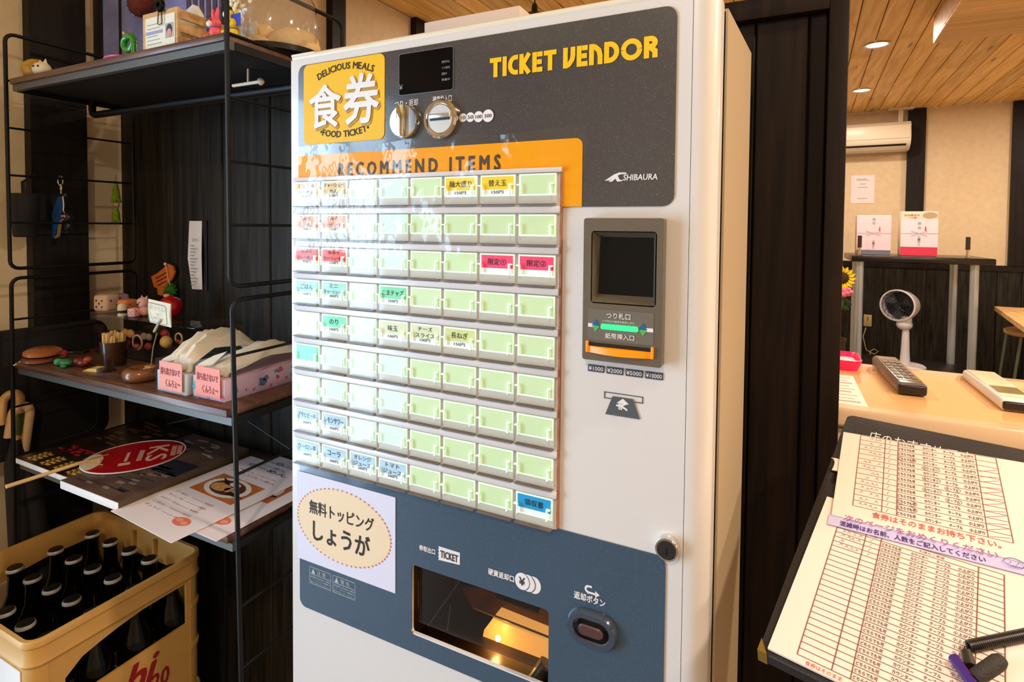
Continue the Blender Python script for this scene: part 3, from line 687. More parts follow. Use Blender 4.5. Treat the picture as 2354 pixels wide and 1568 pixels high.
# ------------------------------------------------------------------ lower panel with ticket tray
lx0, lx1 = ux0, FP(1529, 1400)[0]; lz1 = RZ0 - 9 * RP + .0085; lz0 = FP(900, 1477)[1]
lowp = part('lower_panel', MB().holed([P3(x, z, .0005) for x, z in rrect(lx0, lx1, lz0, lz1, .014, 5, (1, 1, 1, 0))], [[P3(x, z, .0005) for x, z in rrect(trx0, trx1, trz0, trz1, .006, 3)]], (0, -.0012, 0)), M['daylit_panel'], mach, smooth=False)
# topping notice
gx0, gx1, gz0, gz1 = fbox((686, 1083), (911, 1362)); gz1 = FP(700, 1084)[1]
notice = part('topping_notice', MB().box(gx0, gx1, FY - .0030, FY - .0018, gz0, gz1), C_(226, 222, 238, .5), mach, label='lilac sheet with free topping notice', smooth=False)
ox, oz = (gx0 + gx1) / 2 - .003, (gz0 + gz1) / 2 + .002; oa, ob_ = (gx1 - gx0) * .475, (gz1 - gz0) * .40
part('oval_print', MB().poly([P3(ox + oa * math.cos(i * math.pi / 24), oz + ob_ * math.sin(i * math.pi / 24), .0033) for i in range(48)]), C_(242, 216, 178, .55), notice, smooth=False)
dm = MB()
for i in range(64):
    a = i * 2 * math.pi / 64; x, z = ox + oa * math.cos(a), oz + ob_ * math.sin(a); dm.poly([P3(x + .0016 * math.cos(k * math.pi / 4), z + .0016 * math.sin(k * math.pi / 4), .0036) for k in range(8)])
part('dot_print', dm, C_(222, 110, 96), notice, smooth=False)
tb = MB(); W_ = gx1 - gx0
fit(tb, '無料トッピング', P3(gx0 + .14 * W_, oz + .008, .0037), VX, VZ, .66 * W_, .0225, .014)
fit(tb, 'しょうが', P3(gx0 + .18 * W_, oz - .036, .0037), VX, VZ, .58 * W_, .034, .022)
part('lettering', tb, M['ink'], notice, smooth=False)
notice.name = 'topping_notice'
# warning labels
wb = MB(); wz1 = FP(714, 1300)[1]; wz0 = FP(714, 1338)[1]
for a, b, hd in ((714, 763, '注 意'), (767, 819, '警 告')):
    x0, x1 = FP(a, 1310)[0], FP(b, 1330)[0]; e = .0007
    for q in ((x0, x1, wz0, wz0 + e), (x0, x1, wz1 - e, wz1), (x0, x0 + e, wz0, wz1), (x1 - e, x1, wz0, wz1), (x0, x1, wz1 - .0125, wz1 - .0118)): wb.box(q[0], q[1], FY - .0022, FY - .0018, q[2], q[3])
    wb.prism([P3(x0 + .004, wz1 - .0108, .0018), P3(x0 + .0125, wz1 - .0108, .0018), P3(x0 + .0082, wz1 - .002, .0018)], (0, -.0003, 0))
    fit(wb, hd, P3(x0 + .017, wz1 - .0100, .0023), VX, VZ, .0195, .0075)
    for i, s in enumerate(('故障時は係員に連絡', 'してください電源を', '抜かないでください')): fit(wb, s, P3(x0 + .002, wz1 - .0175 - .0045 * i, .0023), VX, VZ, x1 - x0 - .004, .003)
part('warning_label', wb, C_(176, 184, 188), mach, smooth=False)
# captions and marks of the lower panel
def fline(s, px, py, w, h, bold=.03):
    x, z = FP(px, py); m = MB(); fit(m, s, P3(x, z, .0022), VX, VZ, w, h, bold); part('caption', m, M['wprint'], mach, smooth=False)
fline('券取出口', 966, 1262, .0285, .0080)
fline('硬貨返却口', 1124, 1318, .0405, .0090)
fline('返却ボタン', 1321, 1372, .0420, .0098)
x, z = FP(1009, 1285); tw, th = .0375, .0205
zig = [(x + (.0015 if i % 2 else 0), z + th * i / 8) for i in range(9)]
wb = MB(); wb.prism([P3(*q, .0018) for q in [(x + tw, z + .0025)] + [(x + tw, z + th)] + zig[::-1]] , (0, -.0003, 0)); part('ticket_mark', wb, M['wprint'], mach, smooth=False); wb = MB()
cx_, cz_ = FP(1202, 1334)
for i in (2, 1, 0):
    wb.prism([P3(cx_ + .0085 * i + .0108 * math.cos(a * math.pi / 12), cz_ - .0004 * i + .0118 * math.sin(a * math.pi / 12), .0018 + .0004 * (2 - i)) for a in range(24)], (0, -.0002, 0))
part('coins_mark', wb, M['wprint'], mach, smooth=False); wb = MB()
ax, az = FP(1345, 1352)
stroke(wb, [(ax + .016, az - .0025), (ax + .0055, az - .0025)] + arc(ax + .0055, az + .0015, .004, .004, 270, 90, 8) + [(ax + .010, az + .0055)], .0028, .0022)
wb.poly([P3(ax + .0205, az - .0025, .0022), P3(ax + .0145, az + .0018, .0022), P3(ax + .0145, az - .0068, .0022)])
part('arrow_mark', wb, M['wprint'], mach, smooth=False)
wb = MB(); fit(wb, 'TICKET', P3(x + .0042, z + .0052, .0025), VX, VZ, tw - .0075, .0105, .03)
text(wb, '¥', P3(cx_, cz_ - .0055, .0030), VX, VZ, .0155, 'c', .02)
for i in (1, 2): wb.tube([P3(cx_ + .0085 * (i - 1) + .0111 * math.cos(a), cz_ - .0004 * i + .0121 * math.sin(a), .0026) for a in [(-60 + 12 * k) * math.pi / 180 for k in range(11)]], .0004, 4)
part('caption_print', wb, C_(52, 50, 66), mach, smooth=False)
# return button
rx, rz = FP(1363, 1441)
def oval(x, z, a, b, d, n=10):
    s = a - b
    return [P3(x + s + b * math.cos(math.radians(-90 + 180 * i / n)), z + b * math.sin(math.radians(-90 + 180 * i / n)), d) for i in range(n + 1)] + [P3(x - s + b * math.cos(math.radians(90 + 180 * i / n)), z + b * math.sin(math.radians(90 + 180 * i / n)), d) for i in range(n + 1)]
rbtn = part('return_button', MB().rings([oval(rx, rz, .0345, .0235, .0015), oval(rx, rz, .0345, .0235, .006), oval(rx, rz, .0315, .0205, .0105), oval(rx, rz, .025, .0145, .0105), oval(rx, rz, .0235, .013, .0085)]), C_(60, 70, 84, .22, coat=.4), mach)
part('button_well', MB().rings([oval(rx, rz, .0236, .0132, .0086), oval(rx, rz, .0228, .0124, .0092)]), M['blackgloss'], rbtn)
part('button_cap', MB().rings([oval(rx, rz, .0170, .0072, .0090), oval(rx, rz, .0170, .0072, .0105), oval(rx, rz, .0155, .0058, .0120)]), C_(86, 56, 58, .3), rbtn)
# tray: recess, flap, lamp-lit cup
td = .17; X0, X1, Z0, Z1 = trx0 - .03, trx1 + .012, trz0 - .05, trz1 + .03
TRAYM = C_(40, 28, 20, .35)
tray = part('ticket_tray', MB().box(X0 - .003, X0, FY + .004, FY + td, Z0, Z1).box(X1, X1 + .003, FY + .004, FY + td, Z0, Z1).box(X0 - .003, X1 + .003, FY + .004, FY + td, Z0 - .003, Z0).box(X0 - .003, X1 + .003, FY + .004, FY + td, Z1, Z1 + .003).box(X0 - .003, X1 + .003, FY + td, FY + td + .003, Z0 - .003, Z1 + .003), TRAYM, mach, label='dark recessed ticket and change tray', smooth=False)
part('tray_lip', MB().box(trx0, trx1, FY - .0016, FY + .004, trz0 - .0012, trz0 + .0016), M['wprint'], tray)
DY = FY + .10
def inT(px, py, dy=0): return onY(px, py, DY + dy)
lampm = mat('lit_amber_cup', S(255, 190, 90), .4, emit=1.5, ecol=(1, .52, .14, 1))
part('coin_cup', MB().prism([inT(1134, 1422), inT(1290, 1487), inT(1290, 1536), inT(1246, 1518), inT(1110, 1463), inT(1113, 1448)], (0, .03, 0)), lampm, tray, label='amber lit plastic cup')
bl_ = inT(1145, 1468, -.012)
part('tray_lamp', MB().ell(bl_, .0045, 12, 8), mat('amber_bulb', S(255, 230, 160), .4, emit=30, ecol=(1, .66, .22, 1)), tray, label='small glowing amber bulb')
part('tray_rear', MB().prism([inT(1060, 1350, .03), inT(1300, 1350, .03), inT(1300, 1490, .03), inT(1150, 1424, .03), inT(1085, 1396, .03)], (0, .003, 0)), C_(112, 66, 36, .5), tray)
part('cup_edge', MB().tube([inT(1088, 1397, -.004), inT(1300, 1480, -.004)], .0016, 6), C_(170, 150, 140, .3), tray)
part('coin_chute', MB().prism([inT(1140, 1350, -.03), inT(1237, 1350, -.03), inT(1237, 1408, -.03), inT(1140, 1374, -.03)], (0, .02, 0)), M['black'], tray)
part('chute_edge', MB().tube([inT(1142, 1377, -.034), inT(1238, 1411, -.034)], .0011, 6), M['steel'], tray)
part('tray_seam', MB().tube([inT(1060, 1330, .02), inT(968, 1462, -.03)], .0010, 6).tube([inT(1036, 1391, -.01), inT(1028, 1450, -.03)], .0007, 6), C_(150, 140, 130, .4), tray)
part('tray_roller', MB().cyl(inT(1215, 1600, -.05), inT(1262, 1530, -.03), .016, 16), M['black'], tray)
part('flap', MB().box(trx0 + .002, trx1 - .002, FY + .012, FY + .0145, trz0 + .010, trz1 - .002), M['smoke'], tray, label='smoked clear flap')
lt = bpy.data.lights.new('tray_bulb_light', 'POINT'); lt.energy = .10; lt.color = (1, .55, .16); lt.shadow_soft_size = .004
lo = bpy.data.objects.new('tray_bulb_light', lt); COL.objects.link(lo); lo.location = bl_ + Vector((0, -.010, 0))

# ================================================================== WIRE SHELF
SY0, SY1 = .64, .915                                     # front and back of the shelf
TS, MS, LS = 1.705, 1.055, .832                          # tops of its three boards
SX0, SX1 = -1.585, -.853
shelf = thing('wire_shelf', 'black wire ladder shelf with three dark wooden boards', 'shelf', (-1.22, .78, 0))
def zpx(py): return onY(24, py, SY0).z
LZU = [zpx(v) for v in (72, 182, 292, 402, 512, 618)]; LZL = [zpx(v) for v in (640, 735, 935, 1050, 1157, 1260)] + [.40, .22, .02]
def frame(x, zs, dx):
    """one closed wire frame leaning by dx per metre, with its rungs"""
    zt, zb = max(zs), min(zs); X = lambda z: x + dx * (z - 1.2); rr = .018
    def pt(y, z): return Vector((X(z), y, z))
    pts = []
    for (y, z, a0) in ((SY0 + rr, zb + rr, 180), (SY1 - rr, zb + rr, 270), (SY1 - rr, zt - rr, 0), (SY0 + rr, zt - rr, 90)):
        pts += [pt(y + rr * math.cos(math.radians(a0 + 90 * i / 4)), z + rr * math.sin(math.radians(a0 + 90 * i / 4))) for i in range(5)]
    f = part('side_frame', MB().tube(pts, .0042, 8, True), M['blackmetal'], shelf)
    for z in zs[1:-1]: part('rung', MB().cyl(pt(SY0, z), pt(SY1, z), .0026, 8), M['blackmetal'], f)
xl1 = onY(12, 75, SY0).x; xl2 = onY(24, 600, SY0).x; xl3 = onY(27, 660, SY0).x; xl4 = onY(35, 1240, SY0).x
def lean(xa, za, xb, zb): d = (xa - xb) / (za - zb); return xa - d * (za - 1.2), d
xa, d = lean(xl1, zpx(75), xl2, zpx(600)); frame(xa - .002, LZU, d)
xa, d = lean(xl3, zpx(660), xl4, zpx(1240)); frame(xa - .002, LZL, d)
r1 = onY(519, 0, SY0); r2 = onY(526, 640, SY0); r3 = onY(531, 670, SY0); r4 = onY(553, 1568, SY0)
xa, d = lean(r1.x, r1.z, r2.x, r2.z); frame(xa + .002, LZU, d)
xa, d = lean(r3.x, r3.z, r4.x, r4.z); frame(xa + .002, LZL, d)
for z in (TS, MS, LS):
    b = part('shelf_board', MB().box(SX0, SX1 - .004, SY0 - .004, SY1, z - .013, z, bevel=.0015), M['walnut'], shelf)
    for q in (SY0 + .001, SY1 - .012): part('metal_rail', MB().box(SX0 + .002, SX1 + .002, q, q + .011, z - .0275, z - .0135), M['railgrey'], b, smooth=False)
    part('underside_shade', MB().box(SX0 + .004, SX1 - .006, SY0 + .0125, SY1 - .0125, z - .0170, z - .0132), C_(22, 15, 12, .7), b, smooth=False)  # near-black sheet added as the shade below each board
    for q in (SX1 - .003, SX0 - .004): part('end_bar', MB().box(q, q + .007, SY0 + .012, SY1 - .012, z - .0275, z - .0135), M['blackmetal'], b, smooth=False)
# clothes-rail like tube under the top board
ry = .80; zr = onY(420, 236, ry).z; xa_ = onY(212, 240, ry).x
part('hanging_rail', MB().tube([(xa_, ry, TS - .013), (xa_, ry, zr + .012), (xa_ + .004, ry, zr + .003), (xa_ + .012, ry, zr), (-.87, ry, zr)], .0085, 10), M['blackmetal'], shelf, label='black tube hanging rail under the top board')
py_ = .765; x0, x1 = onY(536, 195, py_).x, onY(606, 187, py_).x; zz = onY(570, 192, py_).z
part('highlight_rod', MB().cyl((x0, py_, zz), (x1 - .012, py_, zz), .0034, 10).lathe([(.004, 0), (.0075, .005), (.005, .011), (0, .014)], (x1 - .014, py_, zz), (1, 0, 0), 12).cyl(((x0 + x1) / 2, py_, zz), ((x0 + x1) / 2, py_, TS - .0165), .002), C_(250, 236, 206, .3), shelf, label='bright highlight made as a pale rod under the top board')  # streak of light under the board built as a pale rod
part('cross_wire', MB().cyl((SX0 + .02, SY1 - .004, LS - .02), (SX1, SY1 - .004, MS - .03), .0016, 6).cyl((SX1, SY1 - .004, LS - .02), (SX0 + .02, SY1 - .004, MS - .03), .0013, 6), C_(84, 84, 82, .5), shelf)

# ------------------------------------------------------------------ top board
def top(px, y): p = onY(px, 90, y); return p.x
# golden curled animal with a white face
y = .668; x = top(80, y)
t = thing('animal_ornament', 'small golden-brown round animal ornament with white face, end of top board', 'ornament', (x, y, TS))
part('body', MB().ell((x - .001, y, TS + .024), (.031, .024, .0235), 18, 10), mat('golden_glaze', S(190, 140, 44), .3, noise=.35, nscale=60), t)
h = part('head', MB().ell((x + .042, y - .006, TS + .018), (.022, .017, .0165), 16, 9).lathe([(.005, 0), (0, .012)], (x + .032, y - .004, TS + .031), (-.2, 0, 1), 8).lathe([(.005, 0), (0, .012)], (x + .052, y - .004, TS + .030), (.2, 0, 1), 8), C_(236, 224, 200, .4), t)
part('eye', MB().ell((x + .044, y - .0225, TS + .021), .0024, 8, 5).ell((x + .055, y - .019, TS + .021), .0024, 8, 5), M['ink'], h)
# framed violet photograph leaning at the back
y = .875; xa_, xb_ = top(222, y), top(530, y); hp = .30
t = thing('framed_picture', 'large violet-blue photograph in a black frame behind the top board trinkets', 'picture', ((xa_ + xb_) / 2, y, TS))
fm = MB()
for q in ((xa_, xa_ + .034, TS, TS + hp), (xb_ - .02, xb_, TS, TS + hp), (xa_ + .034, xb_ - .02, TS + hp - .02, TS + hp), (xa_ + .034, xb_ - .02, TS, TS + .008)): fm.box(q[0], q[1], y - .008, y + .014, q[2], q[3])
part('frame', fm, M['black'], t, smooth=False)
part('photo', MB().box(xa_ + .034, xb_ - .02, y - .001, y + .010, TS + .008, TS + hp - .02), mat('violet_photo', S(150, 160, 244), .3, noise=.3, nscale=14), t, smooth=False)
ph = MB(); ph2 = MB(); xs_ = top(276, y)
ph.box(xs_, xs_ + .010, y - .003, y - .0015, TS + .008, TS + hp - .02)
for i in range(6):
    a = top(432 + i * 15, y); ph2.box(a, a + .014, y - .003, y - .0015, TS + .02, TS + hp - .02)
part('photo_print', ph, C_(38, 26, 40), t, smooth=False); part('photo_print', ph2, mat('photo_figures', S(92, 76, 96), .4, noise=.4, nscale=50), t, smooth=False)
# brown furry ball hung from the frame
x = onY(322, 10, .845).x; z = onY(322, 4, .845).z
t = thing('furry_ball', 'reddish-brown furry ball hanging on the violet photograph', 'toy', (x, .845, z - .035))
random.seed(3); fb = MB().ell((x, .845, z), (.036, .024, .036), 20, 14)
for v in fb.bm.verts: v.co += Vector((random.uniform(-1, 1), random.uniform(-1, 1), random.uniform(-1, 1))) * .0018
for i in range(150):
    a, b = random.uniform(0, 6.28), math.acos(random.uniform(-1, 1)); d = Vector((math.sin(b) * math.cos(a), math.sin(b) * math.sin(a), math.cos(b)))
    p = Vector((x, .845, z)) + Vector((d.x * .035, d.y * .023, d.z * .035)); fb.lathe([(.0020, 0), (.0003, .0045)], p, d + Vector((0, 0, -.3)), 4, False)
part('fur', fb, mat('rust_fur', S(110, 44, 26), .8, noise=.3, nscale=120), t)
part('cord', MB().tube([(x, .845, z + .03), (x, .86, TS + hp - .01), (x, .862, TS + hp + .001), (x, .885, TS + hp + .002)], .0012, 6), M['black'], t)
# pink dish with green ring toy
y = .664; x0, x1 = top(248, y), top(300, y)
t = thing('pink_dish', 'flat bright pink oval dish on top board edge', 'dish', ((x0 + x1) / 2, y, TS))
part('dish_body', MB().rings([[((x0 + x1) / 2 + (x1 - x0) / 2 * k * math.cos(a), y + .022 * k * math.sin(a), TS + z) for a in [i * math.pi / 12 for i in range(24)]] for k, z in ((.8, 0), (1, .004), (1, .007), (.9, .007), (.8, .004))]), C_(240, 92, 150, .35), t)
x = top(296, .655); z0 = TS + .0075
t = thing('number_candle', 'glossy green figure-nine shaped candle standing on top board', 'candle', (x + .004, .655, TS))
cm = [(x + .0165 * math.cos(a), .655, TS + .028 + .0135 * math.sin(a)) for a in [i * math.pi / 10 for i in range(20)]]
part('digit', MB().tube(cm, .0062, 10, True).tube([(x + .0165, .655, TS + .028), (x + .017, .655, TS + .015), (x + .0175, .655, TS + .0005)], .0058, 10), C_(22, 140, 40, .25, coat=.5), t)
part('wick', MB().tube([(x - .012, .655, TS + .043), (x - .018, .655, TS + .052)], .0022, 6), C_(206, 190, 120), t)
# slatted wooden box with a card
y0, y1 = .650, .86; p0, p1 = onY(328, 60, y0), onY(408, 60, y0); xa_, xb_ = p0.x, p1.x; zt = onY(330, 34, y0).z
t = thing('slatted_box', 'small pine slatted box with a white name card clipped on its end', 'box', ((xa_ + xb_) / 2, (y0 + y1) / 2, TS))
hh = zt - TS
for q in (y0, y1 - .006): part('end_panel', MB().box(xa_, xb_, q, q + .006, TS, TS + hh, bevel=.001), M['pine'], t)
for k in range(3):
    z = TS + .004 + k * hh / 3
    for q in (xa_ + .001, xb_ - .005): part('slat', MB().box(q, q + .004, y0 + .0062, y1 - .0062, z, z + hh / 3 - .007, bevel=.0006), M['pine'], t)
part('bottom', MB().box(xa_ + .0055, xb_ - .0055, y0 + .0065, y1 - .0065, TS + .001, TS + .004), M['pine'], t)
w = xb_ - xa_
cd_ = part('name_card', MB().box(xa_ + .10 * w, xb_ - .06 * w, y0 - .0012, y0 - .0002, TS + .08 * hh, TS + .86 * hh), C_(240, 236, 214), t, label='white card with a small portrait', smooth=False)
part('portrait', MB().box(xb_ - .32 * w, xb_ - .09 * w, y0 - .0016, y0 - .0012, TS + .25 * hh, TS + .62 * hh), C_(176, 172, 176), cd_, smooth=False)
px_, pz_ = xb_ - .205 * w, TS + .40 * hh
part('portrait_print', MB().prism([(px_ + .080 * w * math.cos(a), y0 - .0017, pz_ + .02 * hh + .145 * hh * math.sin(a) + .03 * hh) for a in [i * math.pi / 10 for i in range(20)]], (0, -.0002, 0)), C_(44, 40, 44), cd_, smooth=False)
part('portrait_print', MB().prism([(px_ + .062 * w * math.cos(a), y0 - .0020, pz_ - .03 * hh + .105 * hh * math.sin(a)) for a in [i * math.pi / 10 for i in range(20)]], (0, -.0002, 0)), C_(222, 150, 130), cd_, smooth=False)
lm = MB()
for k in range(6):
    zz = TS + (.16 + .1 * k) * hh; lm.box(xa_ + .15 * w, xa_ + (.58 - .06 * (k % 3)) * w, y0 - .0016, y0 - .0012, zz, zz + .0016)
part('card_print', lm, C_(170, 168, 176), cd_, smooth=False)
part('card_print', MB().box(xa_ + .12 * w, xa_ + .60 * w, y0 - .0019, y0 - .0012, TS + .42 * hh, TS + .50 * hh), C_(168, 160, 200), cd_, smooth=False)
xc_ = xa_ + .60 * w
clip = thing('binder_clip', 'black clip with wire loops holding the card on the pine box', 'clip', (xc_, y0 - .004, TS + hh - .02))
part('clip_body', MB().lathe([(.011, -.0), (.013, .003), (.011, .007), (.005, .007), (.004, .003)], (xc_, y0 - .0025, TS + hh + .006), (0, -1, 0), 18), M['blackgloss'], clip)
part('wire_loop', MB().tube([(xc_ - .006, y0 - .0045, TS + hh + .004), (xc_ - .009, y0 - .0045, TS + hh - .026), (xc_ - .006, y0 - .0045, TS + hh - .0285), (xc_ + .002, y0 - .0045, TS + hh - .028), (xc_ + .004, y0 - .0045, TS + hh - .025), (xc_ + .002, y0 - .0045, TS + hh + .002)], .0010, 6).tube([(xc_ - .010, y0 - .004, TS + hh + .01), (xc_ - .014, y0 - .004, TS + hh + .05), (xc_ + .016, y0 - .004, TS + hh + .05), (xc_ + .011, y0 - .004, TS + hh + .01)], .0010, 6), C_(90, 60, 36, .3, metal=.6), clip)
# tissue and dark stuff inside the box
t = solo('folded_napkin', MB().prism([(xa_ + .02, .70, TS + .0045), (xb_ - .012, .70, TS + .0045), (xb_ - .014, .70, TS + hh + .006), (xb_ - .030, .70, TS + hh + .026), (xa_ + .03, .70, TS + hh + .008)], (0, .012, 0)), M['paper'], 'white folded napkin standing in the pine slatted box', 'napkin')
# two rubber rabbits
def rabbit(name, label, x, y, sc, col):
    t = thing(name, label, 'figurine', (x, y, TS), 'rubber rabbits on the top board')
    E_ = lambda c, r, **k: MB().ell((x + c[0] * sc, y + c[1] * sc, TS + c[2] * sc), tuple(q * sc for q in r), 14, 9, **k)
    b = E_((0, 0, .018), (.015, .013, .0175)); b.ell((x - .016 * sc, y - .010 * sc, TS + .0062 * sc), (.012 * sc, .009 * sc, .006 * sc), 12, 7); b.ell((x + .014 * sc, y - .012 * sc, TS + .0062 * sc), (.010 * sc, .009 * sc, .006 * sc), 12, 7)
    part('body', b, col, t)
    h = part('head', E_((0, -.002, .040), (.017, .014, .0145)), col, t)
    part('muzzle', E_((-.003, -.0135, .036), (.010, .006, .0075)), C_(248, 226, 206, .4), h)
    part('eye', MB().ell((x - .010 * sc, y - .0148 * sc, TS + .0435 * sc), .0021 * sc, 8, 5).ell((x + .005 * sc, y - .0162 * sc, TS + .0440 * sc), .0021 * sc, 8, 5), M['ink'], h)
    for s, tl in ((-1, -.22), (1, .18)):
        part('ear', MB().ell((x + s * .0075 * sc, y, TS + .062 * sc), (.0052 * sc, .0042 * sc, .017 * sc), 12, 8, mtx=Matrix.Rotation(tl, 3, 'Y')), col, t)
    part('collar', MB().tube([(x + .0115 * sc * math.cos(a), y + .0105 * sc * math.sin(a), TS + .0285 * sc) for a in [i * math.pi / 8 for i in range(16)]], .0016 * sc, 6, True), C_(80, 84, 170), t)
rabbit('rabbit_figurine', 'pink rubber rabbit sitting at the corner of the top board', onY(495, 60, .657).x, .657, .72, C_(246, 92, 110, .4))
rabbit('rabbit_figurine', 'yellow rubber rabbit sitting behind the black wire post', onY(537, 60, .675).x, .675, .72, C_(248, 214, 40, .4))
t = solo('toy_egg', MB().ell((onY(515, 66, .646).x, .646, TS + .0045), (.0045, .0045, .0045), 12, 8), C_(250, 216, 60, .4), 'tiny yellow ball beside the pink rabbit', 'toy')
# black round tray with cellophane bag and plush dogs
cx_, cy_ = -.915, .80; zt_ = TS + .0005
t = thing('round_tray', 'black round lacquer tray under the cellophane bag', 'tray', (cx_, cy_, TS))
R_ = .090
part('tray_dish', MB().lathe([(R_ * .86, 0), (R_ * .97, .004), (R_, .014), (R_ * .985, .0145), (R_ * .95, .006), (0, .005)], (cx_, cy_, TS), (0, 0, 1), 40), C_(34, 32, 30, .3, coat=.3), t)
zt_ = TS + .0055
def plush(name, label, x, y, z, s, yaw, col, pose):
    t = thing(name, label, 'soft toy', (x, y, z), 'plush dogs in the cellophane bag'); Rz = Matrix.Rotation(yaw, 3, 'Z')
    P = lambda *c: Vector((x, y, z)) + Rz @ Vector([q * s for q in c])
    m = MB().ell(P(0, 0, .030), (.050 * s, .034 * s, .030 * s), 18, 10, mtx=Rz)
    for c in ((-.04, -.025, .012), (-.04, .025, .012), (.045, -.028, .012), (.045, .028, .012)): m.ell(P(*c), (.022 * s, .012 * s, .012 * s), 12, 7, mtx=Rz)
    part('body', m, col, t)
    h = part('head', MB().ell(P(-.062, 0, .045), (.030 * s, .029 * s, .027 * s), 16, 9, mtx=Rz).ell(P(-.088, 0, .036), (.015 * s, .016 * s, .012 * s), 12, 7, mtx=Rz), col, t)
    part('nose', MB().ell(P(-.103, 0, .039), (.004 * s, .006 * s, .004 * s), 10, 6).ell(P(-.085, -.017, .053), .003 * s, 8, 5).ell(P(-.085, .017, .053), .003 * s, 8, 5), M['ink'], h)
    for sg in (-1, 1): part('ear', MB().ell(P(-.058, sg * .029, .040), (.012 * s, .006 * s, .022 * s), 12, 8, mtx=Rz), mat('plush_ear', S(206, 160, 96), .9, noise=.1, nscale=90), t)
pl = mat('cream_plush', S(238, 204, 150), .95, noise=.08, nscale=60, bump=.4, bscale=400)
plush('plush_dog', 'cream plush dog lying in front inside the cellophane bag', cx_ - .022, cy_ - .040, zt_, .68, .55, pl, 0)
plush('plush_dog', 'larger cream plush dog upright at the back inside the cellophane bag', cx_ + .014, cy_ + .022, zt_, 1.12, .35, pl, 0)
t = thing('cellophane_bag', 'clear cellophane bag tied round two cream plush dogs', 'bag', (cx_, cy_, zt_))
bg_ = MB(); rings = []
for z, k in ((.0005, .78), (.004, .86), (.03, .94), (.07, .93), (.11, .86), (.145, .62), (.170, .24), (.180, .12), (.200, .20), (.220, .34)):
    rings.append([(cx_ + R_ * k * .92 * (1 + .05 * math.sin(5 * a + z * 60)) * math.cos(a), cy_ + R_ * k * .92 * (1 + .05 * math.sin(4 * a + z * 40)) * math.sin(a), zt_ + z) for a in [i * math.pi / 16 for i in range(32)]])
part('bag_film', bg_.rings(rings, False), M['cello'], t)
part('bag_label', MB().box(cx_ - .002, cx_ + .042, cy_ - .0855, cy_ - .0845, zt_ + .018, zt_ + .042), C_(206, 190, 160), t)
part('bag_tie', MB().tube([(cx_ + R_ * .15 * math.cos(a), cy_ + R_ * .15 * math.sin(a), zt_ + .180) for a in [i * math.pi / 8 for i in range(16)]], .003, 6, True), C_(226, 200, 150), t)
# small clear bag with blue label and dried flowers, black bag behind
x = onY(562, 60, .688).x; y = .688
t = thing('goods_pouch', 'small clear pouch with blue label beside the yellow rabbit', 'pouch', (x, y, TS))
part('pouch_film', MB().rings([[(x + a * w, y + b * d, TS + z) for a, b in ((-1, -.4), (0, -1), (1, -.4), (1, .4), (0, 1), (-1, .4))] for z, w, d in ((.0005, .020, .010), (.02, .024, .014), (.045, .022, .010), (.062, .020, .002))]), M['cello'], t)
part('pouch_label', MB().box(x - .014, x + .010, y - .0165, y - .0155, TS + .024, TS + .046), C_(30, 60, 200, .4), t)
t = thing('dried_flowers', 'thin dried white flower sprig behind the yellow rabbit', 'flowers', (x - .050, .700, TS))
random.seed(5); sm = MB(); fl = MB(); bz_ = Vector((x - .050, .700, TS))
for i in range(7):
    e = bz_ + Vector((random.uniform(-.025, .05), random.uniform(-.01, .01), random.uniform(.07, .13))); mid = (bz_ + e) / 2 + Vector((random.uniform(-.012, .012), 0, .008)); sm.tube([bz_, mid, e], .0009, 5)
    for k in range(4): q = mid.lerp(e, k / 3) + Vector((random.uniform(-.008, .008), 0, random.uniform(-.004, .006))); fl.ell(q, (.004, .003, .0055), 8, 5)
part('stem', sm, C_(200, 180, 140), t); part('blossom', fl, C_(244, 234, 206, .7), t)
t = solo('black_vase', MB().lathe([(.012, 0), (.019, .02), (.0215, .06), (.017, .095), (.009, .11), (.010, .12)], (onY(598, 40, .89).x, .890, TS), (0, 0, 1), 24), M['blackgloss'], 'black rounded vase standing behind the dried flowers', 'vase')

# ------------------------------------------------------------------ things hanging at the ladder and the partition
z = LZU[3]
t = thing('hanging_pouch', 'black cylindrical pouch hanging by a strap from the wall-side ladder rung', 'pouch', (xl1 + .02, .69, zpx(545)))
c = onY(58, 495, .69); xx, zz = c.x, c.z
zt_, zb_ = onY(58, 445, .69).z, onY(58, 545, .69).z
part('pouch_body', MB().lathe([(.021, 0), (.024, .004), (.030, zt_ - zb_ - .003), (.031, zt_ - zb_), (.027, zt_ - zb_), (.021, .006)], (xx, .69, zb_), (0, 0, 1), 24), C_(26, 24, 26, .7), t)
part('strap', MB().tube([(xx - .012, .69, zt_ - .004), (xx - .014, .69, z - .01), (xl1 + .012, .69, z + .006), (xx - .004, .69, z - .01), (xx - .002, .69, zt_ - .004)], .0022, 6), C_(40, 30, 28), t)
t = thing('key_charm', 'blue strap and little dark mascot hanging on a silver ring from the ladder', 'key ring', (onY(140, 545, .76).x, .76, onY(140, 545, .76).z))
Q = lambda px, py: onY(px, py, .76)
rc = Q(139, 416); part('ring', MB().tube([(rc.x + .0115 * math.cos(a), .76, rc.z + .0125 * math.sin(a)) for a in [i * math.pi / 10 for i in range(20)]], .0018, 8, True), M['steel'], t)
part('clasp', MB().cyl(Q(140, 424), Q(141, 436), .0035, 8).cyl(Q(133, 448), Q(150, 448), .004, 8).cyl(Q(141, 436), Q(141, 448), .002, 6), M['chrome'], t)
a = [Q(133, 452), Q(141, 452), Q(136, 505), Q(130, 540), Q(121, 548), Q(104, 544), Q(104, 530)]
part('strap', MB().prism(a, (0, .004, 0)), C_(26, 88, 160, .6), t, label='flat blue strap')
part('strap_edge', MB().prism([Q(136, 508), Q(139, 505), Q(133, 545), Q(125, 549)], (0, .0045, 0)), C_(170, 150, 100), t)
